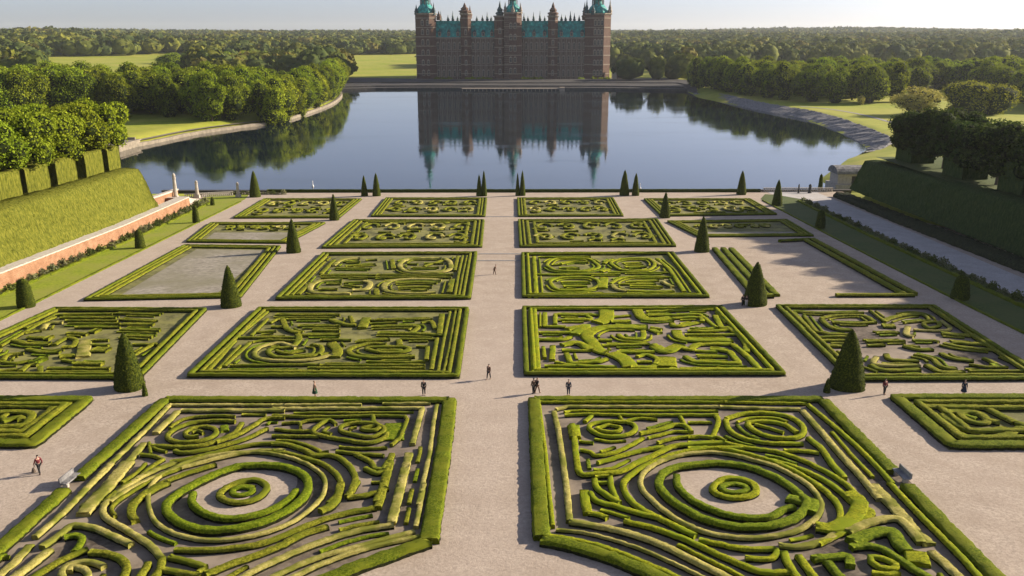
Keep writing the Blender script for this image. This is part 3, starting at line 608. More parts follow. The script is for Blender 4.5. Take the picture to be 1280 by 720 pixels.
outer(root, loc, [[(535,677),(500,689),(455,705),(415,721),(370,742),(310,780)]], 1.2, .5, .35, 14, sm=True)
outer(root, loc, [[(206,500),(150,551),(97,598)]], 1.2, .5, .35, 10); outer(root, loc, [[(80,613),(0,685),(-110,785)]], 1.2, .5, .35, 10)
do_strokes(root, loc, SA_L, .3, 12, ws=.62, poly=[gd(*p) for p in [(201,498),(568,499),(543,676),(500,690),(455,706),(420,722),(370,742),(310,780),(-120,780)]], hole=(*gd(A4[0]+104, A4[1]+38), 7.2))
BOXM[0] = 'box_lime'
root, loc = bed('parterre_bed', 'largest near box parterre right of the central path, with round green rings', ringb,
    [[(663,498),(1034,498),(1254,720),(900,780),(674,676)]], None)
slab(root, loc, [(663,498),(1034,498),(1254,720),(1312,780),(930,780),(870,748),(820,722),(770,701),(720,685),(673,676)], 'soil')
gpoly('gravel_disc', smoothline([gd(R4[0]+a/5, R4[1]+b/5) for a, b in [(-70,90),(-60,160),(60,250),(200,320),(400,350),(560,330),(680,260),(640,180),(560,110),(420,55),(220,20),(60,35)]], .6, True), .06, M['gravel'], parent=root, loc=loc)
outer(root, loc, [[(668,499),(1028,499)]], 1.25, .5, .35, 10); outer(root, loc, [[(668,499),(671,560),(677,672)]], 1.3, .5, .35, 14)
outer(root, loc, [[(678,674),(720,683),(770,699),(820,720),(868,744),(930,780)]], 1.2, .5, .35, 14, sm=True)
outer(root, loc, [[(1030,501),(1060,532),(1117,590)]], 1.3, .5, .35, 12); outer(root, loc, [[(1134,607),(1180,655),(1246,722),(1300,780)]], 1.3, .5, .35, 12)
do_strokes(root, loc, SA_R, .3, 12, ws=.62, poly=[gd(*p) for p in [(663,498),(1034,498),(1254,720),(1312,780),(930,780),(870,748),(820,722),(770,701),(720,685),(673,676)]], hole=(*gd(R4[0]+56, R4[1]+38), 7.2))

BOXM[0] = 'box'
# nested-line beds at the picture's edges
def nest(root, loc, P, ds, kinds, cell, fz, h=.5, w=.7):
    for d, k in zip(ds, kinds):
        q = offset_closed(P, d); add_hedge(root, loc, 'frame_hedge', q, w, h, M[MATN[k]], True, False, cell, fz)
B8 = (1080, 480, 6.4); B9 = (0, 480, 7.2)
Pn = [gd(*p) for p in [(1110,497),(1340,497),(1460,563),(1186,563)]]
root, loc = bed('parterre_bed', 'nearer box parterre at the right picture edge with an almond-shaped volute', ringb, [[(1110,497),(1340,497),(1400,563),(1186,563)]], None)
slab(root, loc, [(1110,497),(1340,497),(1460,563),(1186,563)], 'soil_green')
add_hedge(root, loc, 'border_hedge', offset_closed(Pn, .6), 1.3, .5, M['box_border'], True, False, .35, 12)
nest(root, loc, Pn, [2.1, 3.7], 'bb', .35, 10)
do_strokes(root, loc, [(B8,'b',.8,c0,[(480,170),(900,175),(1000,195),(1120,255),(1210,300)],.5),(B8,'b',.8,c0,[(510,200),(640,300),(800,405),(1000,415),(1150,395),(1250,340)],.5),
 (B8,'b',.8,c0,[(620,235),(740,320),(840,365),(1000,365),(1150,345)],.5),(B8,'b',.75,c0,[(680,215),(800,212),(920,225),(1000,280),(1090,300)],.5),(B8,'b',.7,c1,[(770,230),(860,215),(940,240),(990,295),(900,300),(820,275)],.5),(B8,'g',.6,c0,[(800,240),(900,270)],.35),
 (B8,'b',.8,c0,[(1130,170),(1280,185),(1420,200)],.45),(B8,'b',.8,c0,[(1220,300),(1330,330),(1450,300)],.5),(B8,'b',.8,c0,[(1240,340),(1360,380),(1500,390)],.5)], .35, 10)
Pn = [gd(*p) for p in [(-95,499),(119,500),(46,561),(-240,561)]]
root, loc = bed('parterre_bed', 'box parterre with nested ovals at the left picture edge, beside the walking person', ringb, [[(-60,499),(119,500),(46,561),(-120,561)]], None)
slab(root, loc, [(-95,499),(119,500),(46,561),(-240,561)], 'soil_green')
add_hedge(root, loc, 'border_hedge', offset_closed(Pn, .6), 1.35, .5, M['box_border'], True, False, .35, 12)
nest(root, loc, Pn, [2.1], 'b', .35, 10)
do_strokes(root, loc, [(B9,'b',.8,c0,[(-300,185),(470,190)],.45),(B9,'b',.85,c0,[(620,165),(520,240),(400,320),(230,460),(0,465),(-300,470)],.5,'x'),(B9,'b',.85,c0,[(480,200),(400,280),(300,340),(200,410),(0,410),(-200,410)],.5),
 (B9,'b',.8,c0,[(-80,250),(100,240),(260,250),(280,290),(220,350),(100,370),(-80,370)],.5),(B9,'b',.8,c0,[(20,330),(120,300),(180,290),(200,320)],.45),(B9,'b',.6,c0,[(60,260),(20,290),(40,320)],.45)], .35, 10)

# second row
B1 = (225,370,6.4); B2 = (400,370,6.4); B3 = (640,370,6.4); B4 = (800,370,6.4); B5 = (0,370,6.4); B6 = (1080,370,6.4); B7 = (950,370,6.4)
SB_L = [
 (B1,'b',.6,c0,[(480,300),(700,120)]),(B1,'b',.65,c0,[(215,600),(440,350)]),(B1,'b',.6,c0,[(350,555),(560,365)]),(B1,'b',.6,c0,[(570,310),(700,175)]),(B1,'b',.5,c0,[(300,580),(480,390)]),
 (B1,'b',.6,c0,[(220,592),(1100,592)]),(B2,'b',.6,c0,[(0,592),(850,595)]),(B1,'b',.6,c0,[(400,548),(1120,540)]),(B2,'b',.6,c0,[(0,545),(840,545)]),(B2,'b',.55,c0,[(-100,568),(840,570)]),
 (B1,'b',.7,c0,[(470,325),(930,325)]),(B1,'t',.85,c0,[(930,405),(800,370),(650,398),(592,450),(640,495),(850,512),(1050,500),(1220,465)]),(B1,'b',.5,c0,[(580,360),(700,345),(950,350)]),
 (B1,'b',.8,c0,[(1050,380),(1130,400),(1100,460),(900,482),(760,475),(705,440),(740,412),(900,400)]),(B1,'b',.6,c0,[(770,430),(850,452),(1000,428)]),
 (B1,'b',.6,c0,[(850,180),(1200,178)]),(B1,'b',.6,c0,[(720,210),(780,180),(860,170)]),(B1,'b',.6,c0,[(940,235),(1280,232)]),(B1,'b',.6,c0,[(760,145),(1280,145)]),(B1,'b',.5,c0,[(600,285),(770,272)]),
 (B1,'b',.8,c0,[(1060,265),(1280,270)]),(B1,'b',.8,c0,[(940,308),(1280,303)]),(B1,'b',.8,c0,[(730,240),(830,240)]),(B1,'b',1.0,c0,[(820,180),(860,260),(960,290)]),(B1,'b',1.0,c0,[(940,300),(950,340),(900,400)]),
 (B2,'b',1.0,c0,[(975,140),(955,300)],.5),(B2,'b',.5,c0,[(1040,120),(990,340),(940,615)],.5,'x'),(B2,'b',.45,c0,[(1085,110),(1035,400),(985,620)],.5,'x'),(B2,'b',.7,c0,[(935,330),(890,585)]),
 (B2,'b',.6,c0,[(0,345),(250,345)]),(B2,'b',.9,c0,[(530,375),(380,375),(250,412),(232,440),(290,472),(450,485),(760,477)]),(B2,'b',.85,c1,[(370,408),(500,398),(680,402),(712,422),(640,442),(470,440)]),
 (B2,'b',1.2,c0,[(90,185),(200,222),(290,226)]),(B2,'b',.8,c0,[(240,160),(265,212)]),(B2,'b',1.5,c0,[(370,170),(335,250)]),(B2,'b',.9,c0,[(410,240),(600,232),(780,238),(730,290)]),(B2,'b',1.0,c0,[(460,290),(700,292),(990,305)]),
 (B2,'b',.8,c0,[(810,205),(890,200),(920,255)]),(B2,'b',1.0,c0,[(630,345),(640,392)]),(B2,'b',1.5,c0,[(90,370),(140,430),(115,480)]),(B2,'b',.8,c0,[(0,465),(80,450)]),(B2,'b',.6,c0,[(640,338),(920,338)]),
 (B2,'b',.55,c0,[(380,188),(900,178)]),(B2,'b',.5,c0,[(400,215),(620,205)]),(B2,'b',.7,c0,[(860,400),(850,505)]),(B2,'b',.6,c0,[(370,518),(650,525),(840,515)]),(B2,'b',.6,c0,[(280,360),(560,340)]),(B2,'b',.6,c0,[(770,395),(870,398)]),
]
SB_R = [
 (B3,'b',.5,c0,[(140,100),(165,605)],.5,'x'),(B3,'b',.8,c0,[(180,100),(210,605)],.5,'x'),(B3,'b',.4,c0,[(225,130),(225,240)]),(B3,'b',.9,c0,[(262,130),(262,235),(430,240)],.45,'x'),(B3,'b',.8,c0,[(345,220),(345,142),(690,145)],.45,'x'),
 (B3,'b',.75,c0,[(370,185),(620,182),(600,150)]),(B3,'b',1.6,c0,[(440,258),(600,232),(500,300)],.45,'x'),(B3,'b',1.0,c0,[(215,285),(400,285),(520,285)]),(B3,'b',.9,c0,[(215,340),(400,342),(470,318)]),
 (B3,'b',2.4,c0,[(755,110),(750,180),(680,205)],.45),(B3,'b',.7,c0,[(800,162),(950,150)]),(B3,'b',1.4,c0,[(790,198),(950,195)]),(B3,'b',1.7,c0,[(1000,105),(1040,165),(1120,182),(1280,170)]),(B3,'b',.7,c0,[(1060,145),(1280,142)]),
 (B3,'b',1.9,c0,[(1090,248),(820,240),(680,255),(600,305),(640,360),(700,430),(760,445)],.45),(B3,'b',.9,c0,[(850,300),(900,332),(1040,332),(1050,270)]),(B3,'b',.9,c0,[(690,345),(800,348)]),(B3,'b',.8,c0,[(720,388),(1100,375)]),
 (B3,'b',.6,c0,[(250,400),(260,490)]),(B3,'b',.9,c0,[(325,395),(320,505)]),(B3,'b',1.3,c0,[(400,385),(520,368),(630,425)]),(B3,'b',.6,c0,[(400,430),(630,430)]),(B3,'b',.9,c0,[(435,450),(470,530),(700,517),(760,495)],.45,'x'),
 (B3,'b',.6,c0,[(260,552),(530,552)]),(B3,'b',.8,c0,[(350,520),(480,545),(840,560)]),(B3,'b',.6,c0,[(520,582),(840,585)]),(B3,'b',2.2,c0,[(800,450),(900,500),(950,560)]),(B3,'b',1.1,c0,[(950,560),(1100,562),(1160,545)]),(B3,'b',.8,c0,[(1000,478),(1080,462),(1160,495),(1150,540)]),
 (B3,'b',.8,c0,[(1110,245),(1200,262)]),(B3,'b',1.2,c0,[(1130,380),(1200,432),(1270,430)]),(B3,'b',.9,c0,[(840,440),(1000,440),(1140,440)]),(B3,'b',.7,c0,[(1000,520),(1120,520)]),
 (B4,'b',.9,c0,[(50,118),(620,98)]),(B4,'b',.7,c0,[(60,150),(480,142),(560,205),(610,245)],.45,'x'),(B4,'b',.9,c0,[(100,180),(460,165),(500,200)]),(B4,'b',1.0,c0,[(600,150),(655,250),(740,245)],.45,'x'),(B4,'b',.7,c0,[(600,248),(500,260),(400,250)]),
 (B4,'b',1.2,c0,[(90,262),(160,290)]),(B4,'b',1.1,c0,[(255,212),(290,235),(470,205)]),(B4,'b',.8,c0,[(380,272),(560,275),(740,258)]),(B4,'b',1.5,c0,[(290,272),(320,325),(430,345),(740,345)]),(B4,'b',.7,c0,[(360,302),(770,302)]),
 (B4,'b',1.9,c0,[(120,395),(200,432),(320,385)],.45),(B4,'b',1.2,c0,[(345,408),(400,422),(470,382),(740,375)]),(B4,'b',.9,c0,[(740,378),(870,485),(970,595)],.5,'x'),(B4,'b',1.0,c0,[(560,418),(650,425),(720,440),(795,532),(430,517),(360,475)],.45,'x'),
 (B4,'b',.7,c0,[(460,478),(700,478)]),(B4,'b',.7,c0,[(440,430),(620,440)]),(B4,'b',2.6,c0,[(210,485),(215,560)]),(B4,'b',1.0,c0,[(240,570),(340,595)]),(B4,'b',.8,c0,[(320,573),(960,578)]),(B4,'b',1.3,c0,[(840,400),(900,400)]),
 (B4,'b',1.1,c0,[(700,240),(800,310),(850,380),(850,445)]),(B4,'b',1.0,c0,[(620,120),(700,210)]),(B4,'b',.7,c0,[(820,430),(920,530),(980,600)]),
]
SB_LL = [
 (B5,'b',.6,c0,[(450,135),(0,395)]),(B5,'b',.6,c0,[(460,145),(900,137)]),(B5,'b',.6,c0,[(480,168),(930,168)]),(B5,'b',.6,c0,[(520,190),(940,192)]),(B5,'b',.6,c0,[(540,215),(960,215)]),(B5,'b',.6,c0,[(600,245),(960,242)]),(B5,'b',.6,c0,[(880,132),(1280,142)]),
 (B5,'b',.7,c0,[(960,180),(1180,195),(1260,188)]),(B5,'b',1.1,c0,[(980,218),(1230,220)]),(B5,'b',.7,c0,[(960,262),(1280,268)]),(B5,'b',.7,c0,[(980,310),(1220,320)]),(B5,'b',.7,c0,[(1060,380),(1260,380)]),(B5,'b',.7,c0,[(1240,370),(1060,475)]),
 (B5,'b',.8,c0,[(200,288),(330,268)]),(B5,'b',1.0,c0,[(220,325),(380,330)]),(B5,'b',1.1,c0,[(100,345),(220,375),(400,380)]),(B5,'b',1.0,c0,[(220,418),(330,440),(480,440)]),(B5,'b',.8,c0,[(20,510),(60,465),(190,450)]),(B5,'b',.8,c0,[(20,520),(100,532),(250,510)]),
 (B5,'b',.8,c0,[(470,470),(610,462)]),(B5,'t',1.8,c0,[(680,350),(660,480)],.4),(B5,'b',.7,c0,[(740,348),(870,345)]),(B5,'b',.8,c0,[(740,382),(870,385)]),(B5,'b',1.9,c0,[(750,420),(870,422)]),(B5,'b',1.2,c0,[(600,530),(820,537)]),(B5,'b',.8,c0,[(500,505),(590,520)]),
 (B5,'b',.8,c0,[(380,570),(880,572)]),(B5,'b',.6,c0,[(0,592),(160,577)]),(B5,'b',.6,c0,[(370,598),(880,600)]),(B5,'b',1.8,c0,[(735,270),(785,272)]),(B5,'b',1.8,c0,[(370,325),(410,325)],.55),(B5,'g',2.4,c0,[(280,500),(330,505)],.6),(B5,'b',.8,c0,[(160,595),(230,545),(300,540)]),
 (B5,'b',.8,c0,[(320,560),(320,620)]),(B5,'b',.8,c0,[(700,300),(620,290),(530,290)]),(B5,'t',1.0,c0,[(340,260),(380,215),(500,205)]),(B5,'b',.9,c0,[(430,385),(530,330),(605,345),(580,395),(500,400)]),(B5,'b',.9,c0,[(480,480),(600,470)]),(B5,'b',.8,c0,[(200,250),(340,200),(440,160)]),
 (B5,'b',.8,c0,[(-300,560),(0,500)]),(B5,'b',.8,c0,[(-250,480),(-60,460),(0,420)]),(B5,'b',.8,c0,[(-400,590),(-60,590)]),(B5,'b',.9,c0,[(-200,430),(-40,410)]),
]
SB_RR = [
 (B7,'b',.9,c0,[(200,115),(335,250),(410,262)],.5,'x'),(B7,'b',.7,c0,[(270,125),(390,250)]),(B7,'b',.6,c0,[(270,118),(500,130),(830,125)]),(B7,'b',.7,c0,[(350,150),(450,278),(550,300),(720,300)],.45,'x'),(B7,'b',.9,c0,[(490,180),(560,240),(650,265),(740,265)]),
 (B7,'b',.8,c0,[(490,172),(600,150),(820,150),(920,200)]),(B7,'b',.8,c0,[(580,205),(740,212),(930,205)]),(B7,'b',.7,c0,[(460,322),(700,317)]),(B7,'b',.9,c0,[(470,350),(690,347)]),(B7,'b',1.1,c0,[(540,392),(670,392)]),(B7,'t',.8,c0,[(560,430),(640,490)]),
 (B7,'b',.6,c0,[(880,110),(1000,200)]),(B7,'b',1.0,c0,[(990,190),(1080,160),(1170,145),(1280,140)]),(B7,'b',1.9,c0,[(980,230),(1080,235)]),(B7,'b',.7,c0,[(850,357),(1160,352)]),(B7,'b',.7,c0,[(860,388),(1000,385)]),(B7,'b',1.0,c0,[(880,545),(1000,585),(1280,580)]),
 (B7,'b',.7,c0,[(880,622),(1280,630)]),(B7,'t',.9,c0,[(930,480),(930,540),(1280,550)]),(B7,'b',.9,c0,[(1010,460),(1050,500),(1270,512)]),(B7,'b',.8,c0,[(1150,392),(1280,400)]),
 (B6,'b',.7,c0,[(300,142),(430,130),(500,160),(520,190)]),(B6,'b',.6,c0,[(320,207),(500,190)]),(B6,'t',1.0,c0,[(350,240),(340,300),(400,320)],.4),(B6,'b',.7,c1,[(480,210),(520,250),(600,232),(585,200)]),(B6,'b',1.3,c0,[(620,292),(850,310)]),(B6,'t',.7,c0,[(400,265),(600,272),(690,255),(620,195)],.4),
 (B6,'b',.7,c0,[(390,347),(560,350),(600,360)]),(B6,'b',1.2,c0,[(700,362),(980,382)]),(B6,'b',1.0,c0,[(640,370),(780,400),(1080,430)]),(B6,'b',1.0,c0,[(320,392),(430,420),(550,420)]),(B6,'b',.9,c0,[(620,450),(700,490),(880,512)]),(B6,'b',.8,c0,[(400,460),(540,492),(620,560),(750,580)]),
 (B6,'b',.8,c0,[(960,490),(1060,540)]),(B6,'g',1.6,c0,[(1030,550),(1090,550)]),(B6,'b',1.0,c0,[(500,545),(620,600),(800,600)]),(B6,'b',.6,c0,[(840,592),(1400,592)]),(B6,'b',.6,c0,[(840,632),(1400,632)]),(B6,'b',.8,c0,[(590,110),(800,265)]),(B6,'b',.8,c0,[(870,300),(1130,440),(1280,520)]),
 (B6,'b',.7,c0,[(100,290),(280,285)]),(B6,'b',.6,c0,[(840,540),(1000,560),(1150,560)]),(B6,'b',.6,c0,[(1090,480),(1180,520)]),
]
def row_bed(label, px, strokes, soil, cell, fz, bw=1.25, bh=.5, hs=.45):
    root, loc = bed('parterre_bed', label, ringb, [px], None)
    slab(root, loc, px, soil); P = [gd(*p) for p in px]
    for d_, w_, m_ in ((.35, .62, 'box_border'), (1.3, .5, 'box')): add_hedge(root, loc, 'border_hedge', offset_closed(P, d_), w_, bh, M[m_], True, False, cell, fz)
    do_strokes(root, loc, strokes, cell, fz, hs, ws=.8, poly=P, gap=.85, iw=.34); return root, loc, P
row_bed('second-row box parterre left of the central path with two long oval volutes', [(232,473),(323,387),(587,387),(575,474)], SB_L, 'soil_green', .4, 6, 1.3)
BOXM[0] = 'box_lime'
row_bed('second-row box parterre right of the central path in thick bright angular hedges', [(652,386),(654,471),(984,471),(903,385)], SB_R, 'soil', .4, 6, 1.3)
BOXM[0] = 'box'
row_bed('second-row box parterre on the far left with flat wavy hedges behind the tallest left cone', [(-125,475),(68,387),(260,388),(175,476)], SB_LL, 'soil_green', .4, 6, 1.2)
row_bed('second-row box parterre on the far right, half in shade behind the widest cone', [(968,384),(1168,384),(1312,477),(1062,478)], SB_RR, 'soil', .4, 6, 1.2)

# third row
K1 = (340,310,9.143); K2 = (470,310,9.143); K3 = (640,310,9.143); K4 = (760,310,9.143)
SC_L = [
 (K1,'b',.6,c0,[(130,550),(420,270),(620,90)],.5,'x'),(K1,'b',.6,c0,[(225,530),(600,150)]),(K1,'b',.9,c0,[(560,290),(710,130)]),(K1,'b',.9,c0,[(300,520),(440,390)]),(K1,'b',.7,c0,[(560,300),(1260,300)]),(K1,'b',.6,c0,[(560,332),(1260,330)]),
 (K1,'t',1.1,c0,[(900,515),(550,508),(440,480),(460,410),(560,368),(800,360)]),(K1,'b',.8,c0,[(530,465),(750,462)]),(K1,'b',1.0,c0,[(620,400),(790,400)]),(K1,'b',.8,c0,[(820,388),(1040,380)]),(K1,'t',1.2,c0,[(920,475),(1080,460),(1120,390),(1040,370)]),
 (K1,'t',1.1,c0,[(700,195),(800,130),(1000,108)]),(K1,'b',.8,c0,[(720,225),(1130,232)]),(K1,'b',.9,c0,[(840,200),(1180,175)]),(K1,'b',.8,c0,[(1070,132),(1200,125)]),(K1,'b',.7,c0,[(830,415),(1020,435)]),(K1,'b',.9,c0,[(1200,480),(1200,530)]),
 (K1,'b',.8,c0,[(810,150),(1010,150)]),(K1,'b',.6,c0,[(200,545),(1260,545)]),
 (K2,'b',.8,c0,[(935,90),(900,250)]),(K2,'b',.6,c0,[(990,80),(940,300),(900,545)],.5,'x'),(K2,'b',.5,c0,[(1040,80),(990,300),(945,545)],.5,'x'),(K2,'b',1.2,c0,[(870,350),(835,500)],.5),
 (K2,'t',1.2,c0,[(750,112),(400,118),(280,165),(290,230),(400,268),(700,272),(850,232),(840,150),(780,112)]),(K2,'b',.8,c0,[(360,172),(480,178)]),(K2,'b',.8,c0,[(550,170),(770,168)]),(K2,'b',.8,c0,[(400,220),(720,215)]),(K2,'b',.8,c0,[(550,200),(760,135)]),
 (K2,'t',1.2,c0,[(750,355),(400,348),(170,370),(92,430),(140,488),(400,510),(680,500)]),(K2,'b',1.0,c0,[(220,395),(480,382),(700,390)]),(K2,'b',1.0,c0,[(250,445),(400,440),(640,438)]),(K2,'b',.9,c0,[(400,475),(590,475)]),(K2,'b',1.0,c0,[(0,460),(0,520)]),(K2,'b',1.1,c0,[(180,130),(200,230)]),
 (K2,'b',.7,c0,[(0,300),(880,298)]),(K2,'b',.6,c0,[(0,332),(860,330)]),(K2,'b',.7,c0,[(0,540),(860,535)]),
]
SC_R = [
 (K3,'b',.7,c0,[(178,90),(200,550)]),(K3,'b',.9,c0,[(250,90),(280,550)]),(K3,'b',.6,c0,[(300,98),(900,92)]),(K3,'b',.8,c0,[(260,296),(530,298),(1240,290)],.45,'x'),(K3,'b',.8,c1,[(400,185),(450,130),(560,110),(850,115),(960,168),(985,220),(800,258),(520,250),(430,215)]),
 (K3,'b',.8,c0,[(560,175),(700,150),(880,158)]),(K3,'b',.8,c0,[(540,222),(770,220)]),(K3,'b',.8,c0,[(450,185),(560,180)]),(K3,'b',.8,c1,[(445,362),(580,330),(850,328),(970,358),(985,425),(830,470),(550,472),(465,425)]),(K3,'b',.8,c0,[(560,385),(890,380)]),(K3,'b',.8,c0,[(590,432),(860,428)]),
 (K3,'b',1.7,c0,[(1050,330),(1035,450)]),(K3,'b',.9,c0,[(1050,170),(1150,120)]),(K3,'b',1.2,c0,[(1020,262),(1110,235)]),(K3,'b',.8,c0,[(300,545),(1250,545)]),(K3,'b',.6,c0,[(360,515),(1050,512)]),
 (K4,'b',.9,c0,[(560,115),(700,230),(870,490)],.5,'x'),(K4,'b',.8,c1,[(40,150),(200,118),(450,118),(535,178),(450,245),(200,250),(80,205)]),(K4,'b',.8,c0,[(180,172),(380,162)]),(K4,'b',.8,c0,[(200,212),(440,205)]),(K4,'b',.8,c0,[(30,395),(150,338),(350,320),(730,325)]),
 (K4,'t',1.0,c0,[(40,410),(100,462),(220,482)]),(K4,'b',.8,c0,[(220,482),(500,492),(760,490)]),(K4,'b',.8,c0,[(200,382),(580,362)]),(K4,'b',1.0,c0,[(250,425),(630,435)]),(K4,'b',.8,c0,[(120,405),(550,405)]),(K4,'b',.7,c0,[(0,270),(700,275)]),(K4,'t',1.0,c0,[(500,130),(600,190)]),(K4,'t',1.0,c0,[(620,380),(740,440)]),
]
row_bed('third-row box parterre left of the central path with four pale volutes', [(343,376),(403,318),(597,317),(589,375)], SC_L, 'soil_green', .5, 3, 1.3)
BOXM[0] = 'box_lime'
row_bed('third-row box parterre right of the central path with four dark-lined ovals', [(651,318),(652,373),(888,373),(842,317)], SC_R, 'soil_green', .5, 3, 1.3)

BOXM[0] = 'box'
# fourth and fifth rows: small scrolls, flattened by distance; laid out in the bed's own square (s across, t away)
def sq_strokes(P, seed, nrow, ncol, kinds='bbt', wide=.8):
    r = random.Random(seed); A, B_, Cc, D = [np.array(p) for p in P]     # near-left, far-left, far-right, near-right
    def at(s, t): a = A+(B_-A)*t; b2 = D+(Cc-D)*t; return tuple(a+(b2-a)*s)
    out = []
    for i in range(nrow):
        for j in range(ncol):
            s0 = 0.09+0.82*j/ncol; s1 = 0.09+0.82*(j+1)/ncol; t0 = 0.12+0.76*i/nrow; t1 = 0.12+0.76*(i+1)/nrow; cs, ct = (s0+s1)/2, (t0+t1)/2; rs, rt_ = (s1-s0)*.42, (t1-t0)*.40
            sg = 1 if (j % 2) ^ (i % 2) else -1; k = r.choice(kinds); a0 = r.random()*.6
            pts = [at(cs+sg*rs*(1-q*0.085)*math.cos(a0+q*.62), ct+rt_*(1-q*0.085)*math.sin(a0+q*.62)) for q in range(11)]
            out.append((pts, k, wide, False))
            for q in range(2):
                u0 = r.uniform(s0, cs); v0 = r.uniform(t0, t1); out.append(([at(u0, v0), at(u0+rs*.7, v0+rt_*r.uniform(-.3, .3)), at(min(u0+rs*1.3, s1), v0)], 'b', wide*.8, False))
    return out
def small_bed(label, px, seed, nrow, ncol, soil='soil_green', frames=(2.0,), cell=.6, bw=1.2):
    root, loc = bed('parterre_bed', label, ringb, [px], None); slab(root, loc, px, soil); P = [gd(*p) for p in px]
    [add_hedge(root, loc, 'border_hedge', offset_closed(P, d_), w_, .45, M[m_], True, False, cell, 3) for d_, w_, m_ in ((.35, .6, 'box_border'), (1.2, .45, 'box'))]
    for d in frames: add_hedge(root, loc, 'frame_hedge', offset_closed(P, d), .7, .4, M['box'], True, False, cell, 2)
    for pts, k, w, cl in sq_strokes(P, seed, nrow, ncol): add_hedge(root, loc, 'scroll_hedge', pts, w, .45, M[MATN[k]], cl, True, cell, 2)
    return root
small_bed('fourth-row box parterre left of the central path with small pale scrolls', [(401,311),(442,276),(606,276),(603,310)], 3, 2, 5, frames=(2.2, 3.8))
small_bed('fifth-row box parterre by the lake, left of the central path', [(463,271.5),(482,248.5),(609,248.5),(607,271.5)], 4, 2, 5)
small_bed('fourth-row box parterre right of the central path with small pale scrolls', [(649,310),(647,276),(822,275),(846,309)], 5, 2, 5, frames=(2.2, 3.8))
small_bed('fifth-row box parterre by the lake, right of the central path', [(647,271.5),(646,248.5),(767,248.5),(780,271)], 6, 2, 5)
small_bed('fifth-row box parterre by the lake on the left, behind the farthest left big cone', [(291,273.5),(330,249.5),(453,249.5),(425,273)], 8, 2, 5)
small_bed('fifth-row box parterre by the lake on the right, behind the farthest right big cone', [(826,271),(804,249.5),(938,249.5),(972,269)], 9, 2, 5)
# plots of bare soil inside hedges
def bare_bed(label, px, scroll_px, seed, inner):
    root, loc = bed('parterre_bed', label, ringb, [px], None); slab(root, loc, px, 'soil_green'); P = [gd(*p) for p in px]
    slab(root, loc, inner, 'soil_plot', .07)
    [add_hedge(root, loc, 'border_hedge', offset_closed(P, d_), w_, .42, M[m_], True, False, .6, 3) for d_, w_, m_ in ((.35, .6, 'box_border'), (1.2, .5, 'box'))]
    add_hedge(root, loc, 'frame_hedge', offset_closed(P, 2.1), .7, .4, M['box'], True, False, .6, 3)
    if scroll_px:
        for pts, k, w, cl in sq_strokes([gd(*p) for p in scroll_px], seed, 1, 6): add_hedge(root, loc, 'scroll_hedge', pts, w, .45, M[MATN[k]], cl, True, .6, 2)
    return root, loc
bare_bed('fourth-row left plot of bare pale soil with low scrolls along its far side', [(232,303.5),(263,279.5),(408,279.5),(356,311)][:2]+[(408,279.5),(360,305)], [(262,290),(275,282),(392,282),(375,290)], 11, [(254,302),(268,291),(380,291),(362,302)])
r_, l_ = bare_bed('third-row plot on the left, bare grey soil framed by low box between two big cones', [(103,377),(230,307.5),(352,309),(302,373)], None, 12, [(150,370),(246,312),(335,313),(268,370)])
bare_bed('fourth-row plot on the right, scrolls and gravel half in shade', [(872,297),(833,277.5),(984,275.5),(1018,296)], [(862,290),(852,281),(968,279),(985,288)], 13, [(880,296),(872,290),(990,290),(1005,296)])
root, loc = bed('parterre_bed', 'third-row gravel plot on the right with box hedges only at its sides', ringb, [[(893,312),(1010,300),(1145,372),(942,376)]], None)
for d in (0, 1.7, 3.3): 
    a, b2 = gd(893, 312), gd(944, 371); add_hedge(root, loc, 'border_hedge', [(a[0]+d, a[1]), (b2[0]+d, b2[1])], 1.1, .45, M['box_border'], False, False, .5, 4)
for d in (0, -1.8): 
    a, b2 = gd(1016, 301), gd(1143, 370); add_hedge(root, loc, 'border_hedge', [(a[0]+d, a[1]), (b2[0]+d, b2[1])], 1.0, .6, M['box'], False, False, .5, 4)
add_hedge(root, loc, 'border_hedge', [gd(1045, 371), gd(1142, 371)], 1.0, .5, M['box'], False, False, .5, 4); add_hedge(root, loc, 'border_hedge', [gd(974, 303), gd(1012, 301)], 1.0, .6, M['box_border'], False, False, .5, 4)
add_hedge(root, loc, 'border_hedge', [gd(942, 372), gd(966, 372)], 1.4, .6, M['box'], False, False, .5, 4)
# long low hedge on the lake edge
V, Fq = hedge_geo(dense([(-72, 257.3), (76, 257.3)], 1.0), 1.3, .9, False, jit=.05)
tag(mesh_obj('lake_edge_hedge', V, Fq, M['yew']), 'long low dark hedge along the lake edge of the garden', 'hedge')
# ---------------------------------------------------------------- clipped yew cones
def cone_obj(name, x, y, z, R, hh, mat, sharp=.72, fz=14, n=22, rows=16, fs=.09, tuck=.93):
    V = []; ph = rng.random()*6
    for i in range(rows+1):
        t = i/rows; r = R*((1-t)**sharp)*(1 if t > .08 else tuck+(1-tuck)*t/.08); r = max(r, 0.03)
        for k in range(n):
            a = 2*math.pi*k/n; rr = r*(1+0.03*math.sin(3*a+ph)+0.02*math.sin(5*a+9*t))+(rng.random()-.5)*.07*min(1, R)
            V.append((x+rr*math.cos(a), y+rr*math.sin(a), z-0.05+hh*t+(rng.random()-.5)*.04))
    V = np.array(V); i = np.arange(rows)[:, None]; k = np.arange(n)[None, :]
    Fq = np.stack([i*n+k, i*n+(k+1) % n, (i+1)*n+(k+1) % n, (i+1)*n+k], -1).reshape(-1, 4)
    if fz:
        g = fuzz_geo(V, Fq, fz, fs)
        if g: V, Fq = join_geo([(V, Fq), g])
    return mesh_obj(name, V, Fq, mat, loc=(x, y, z))
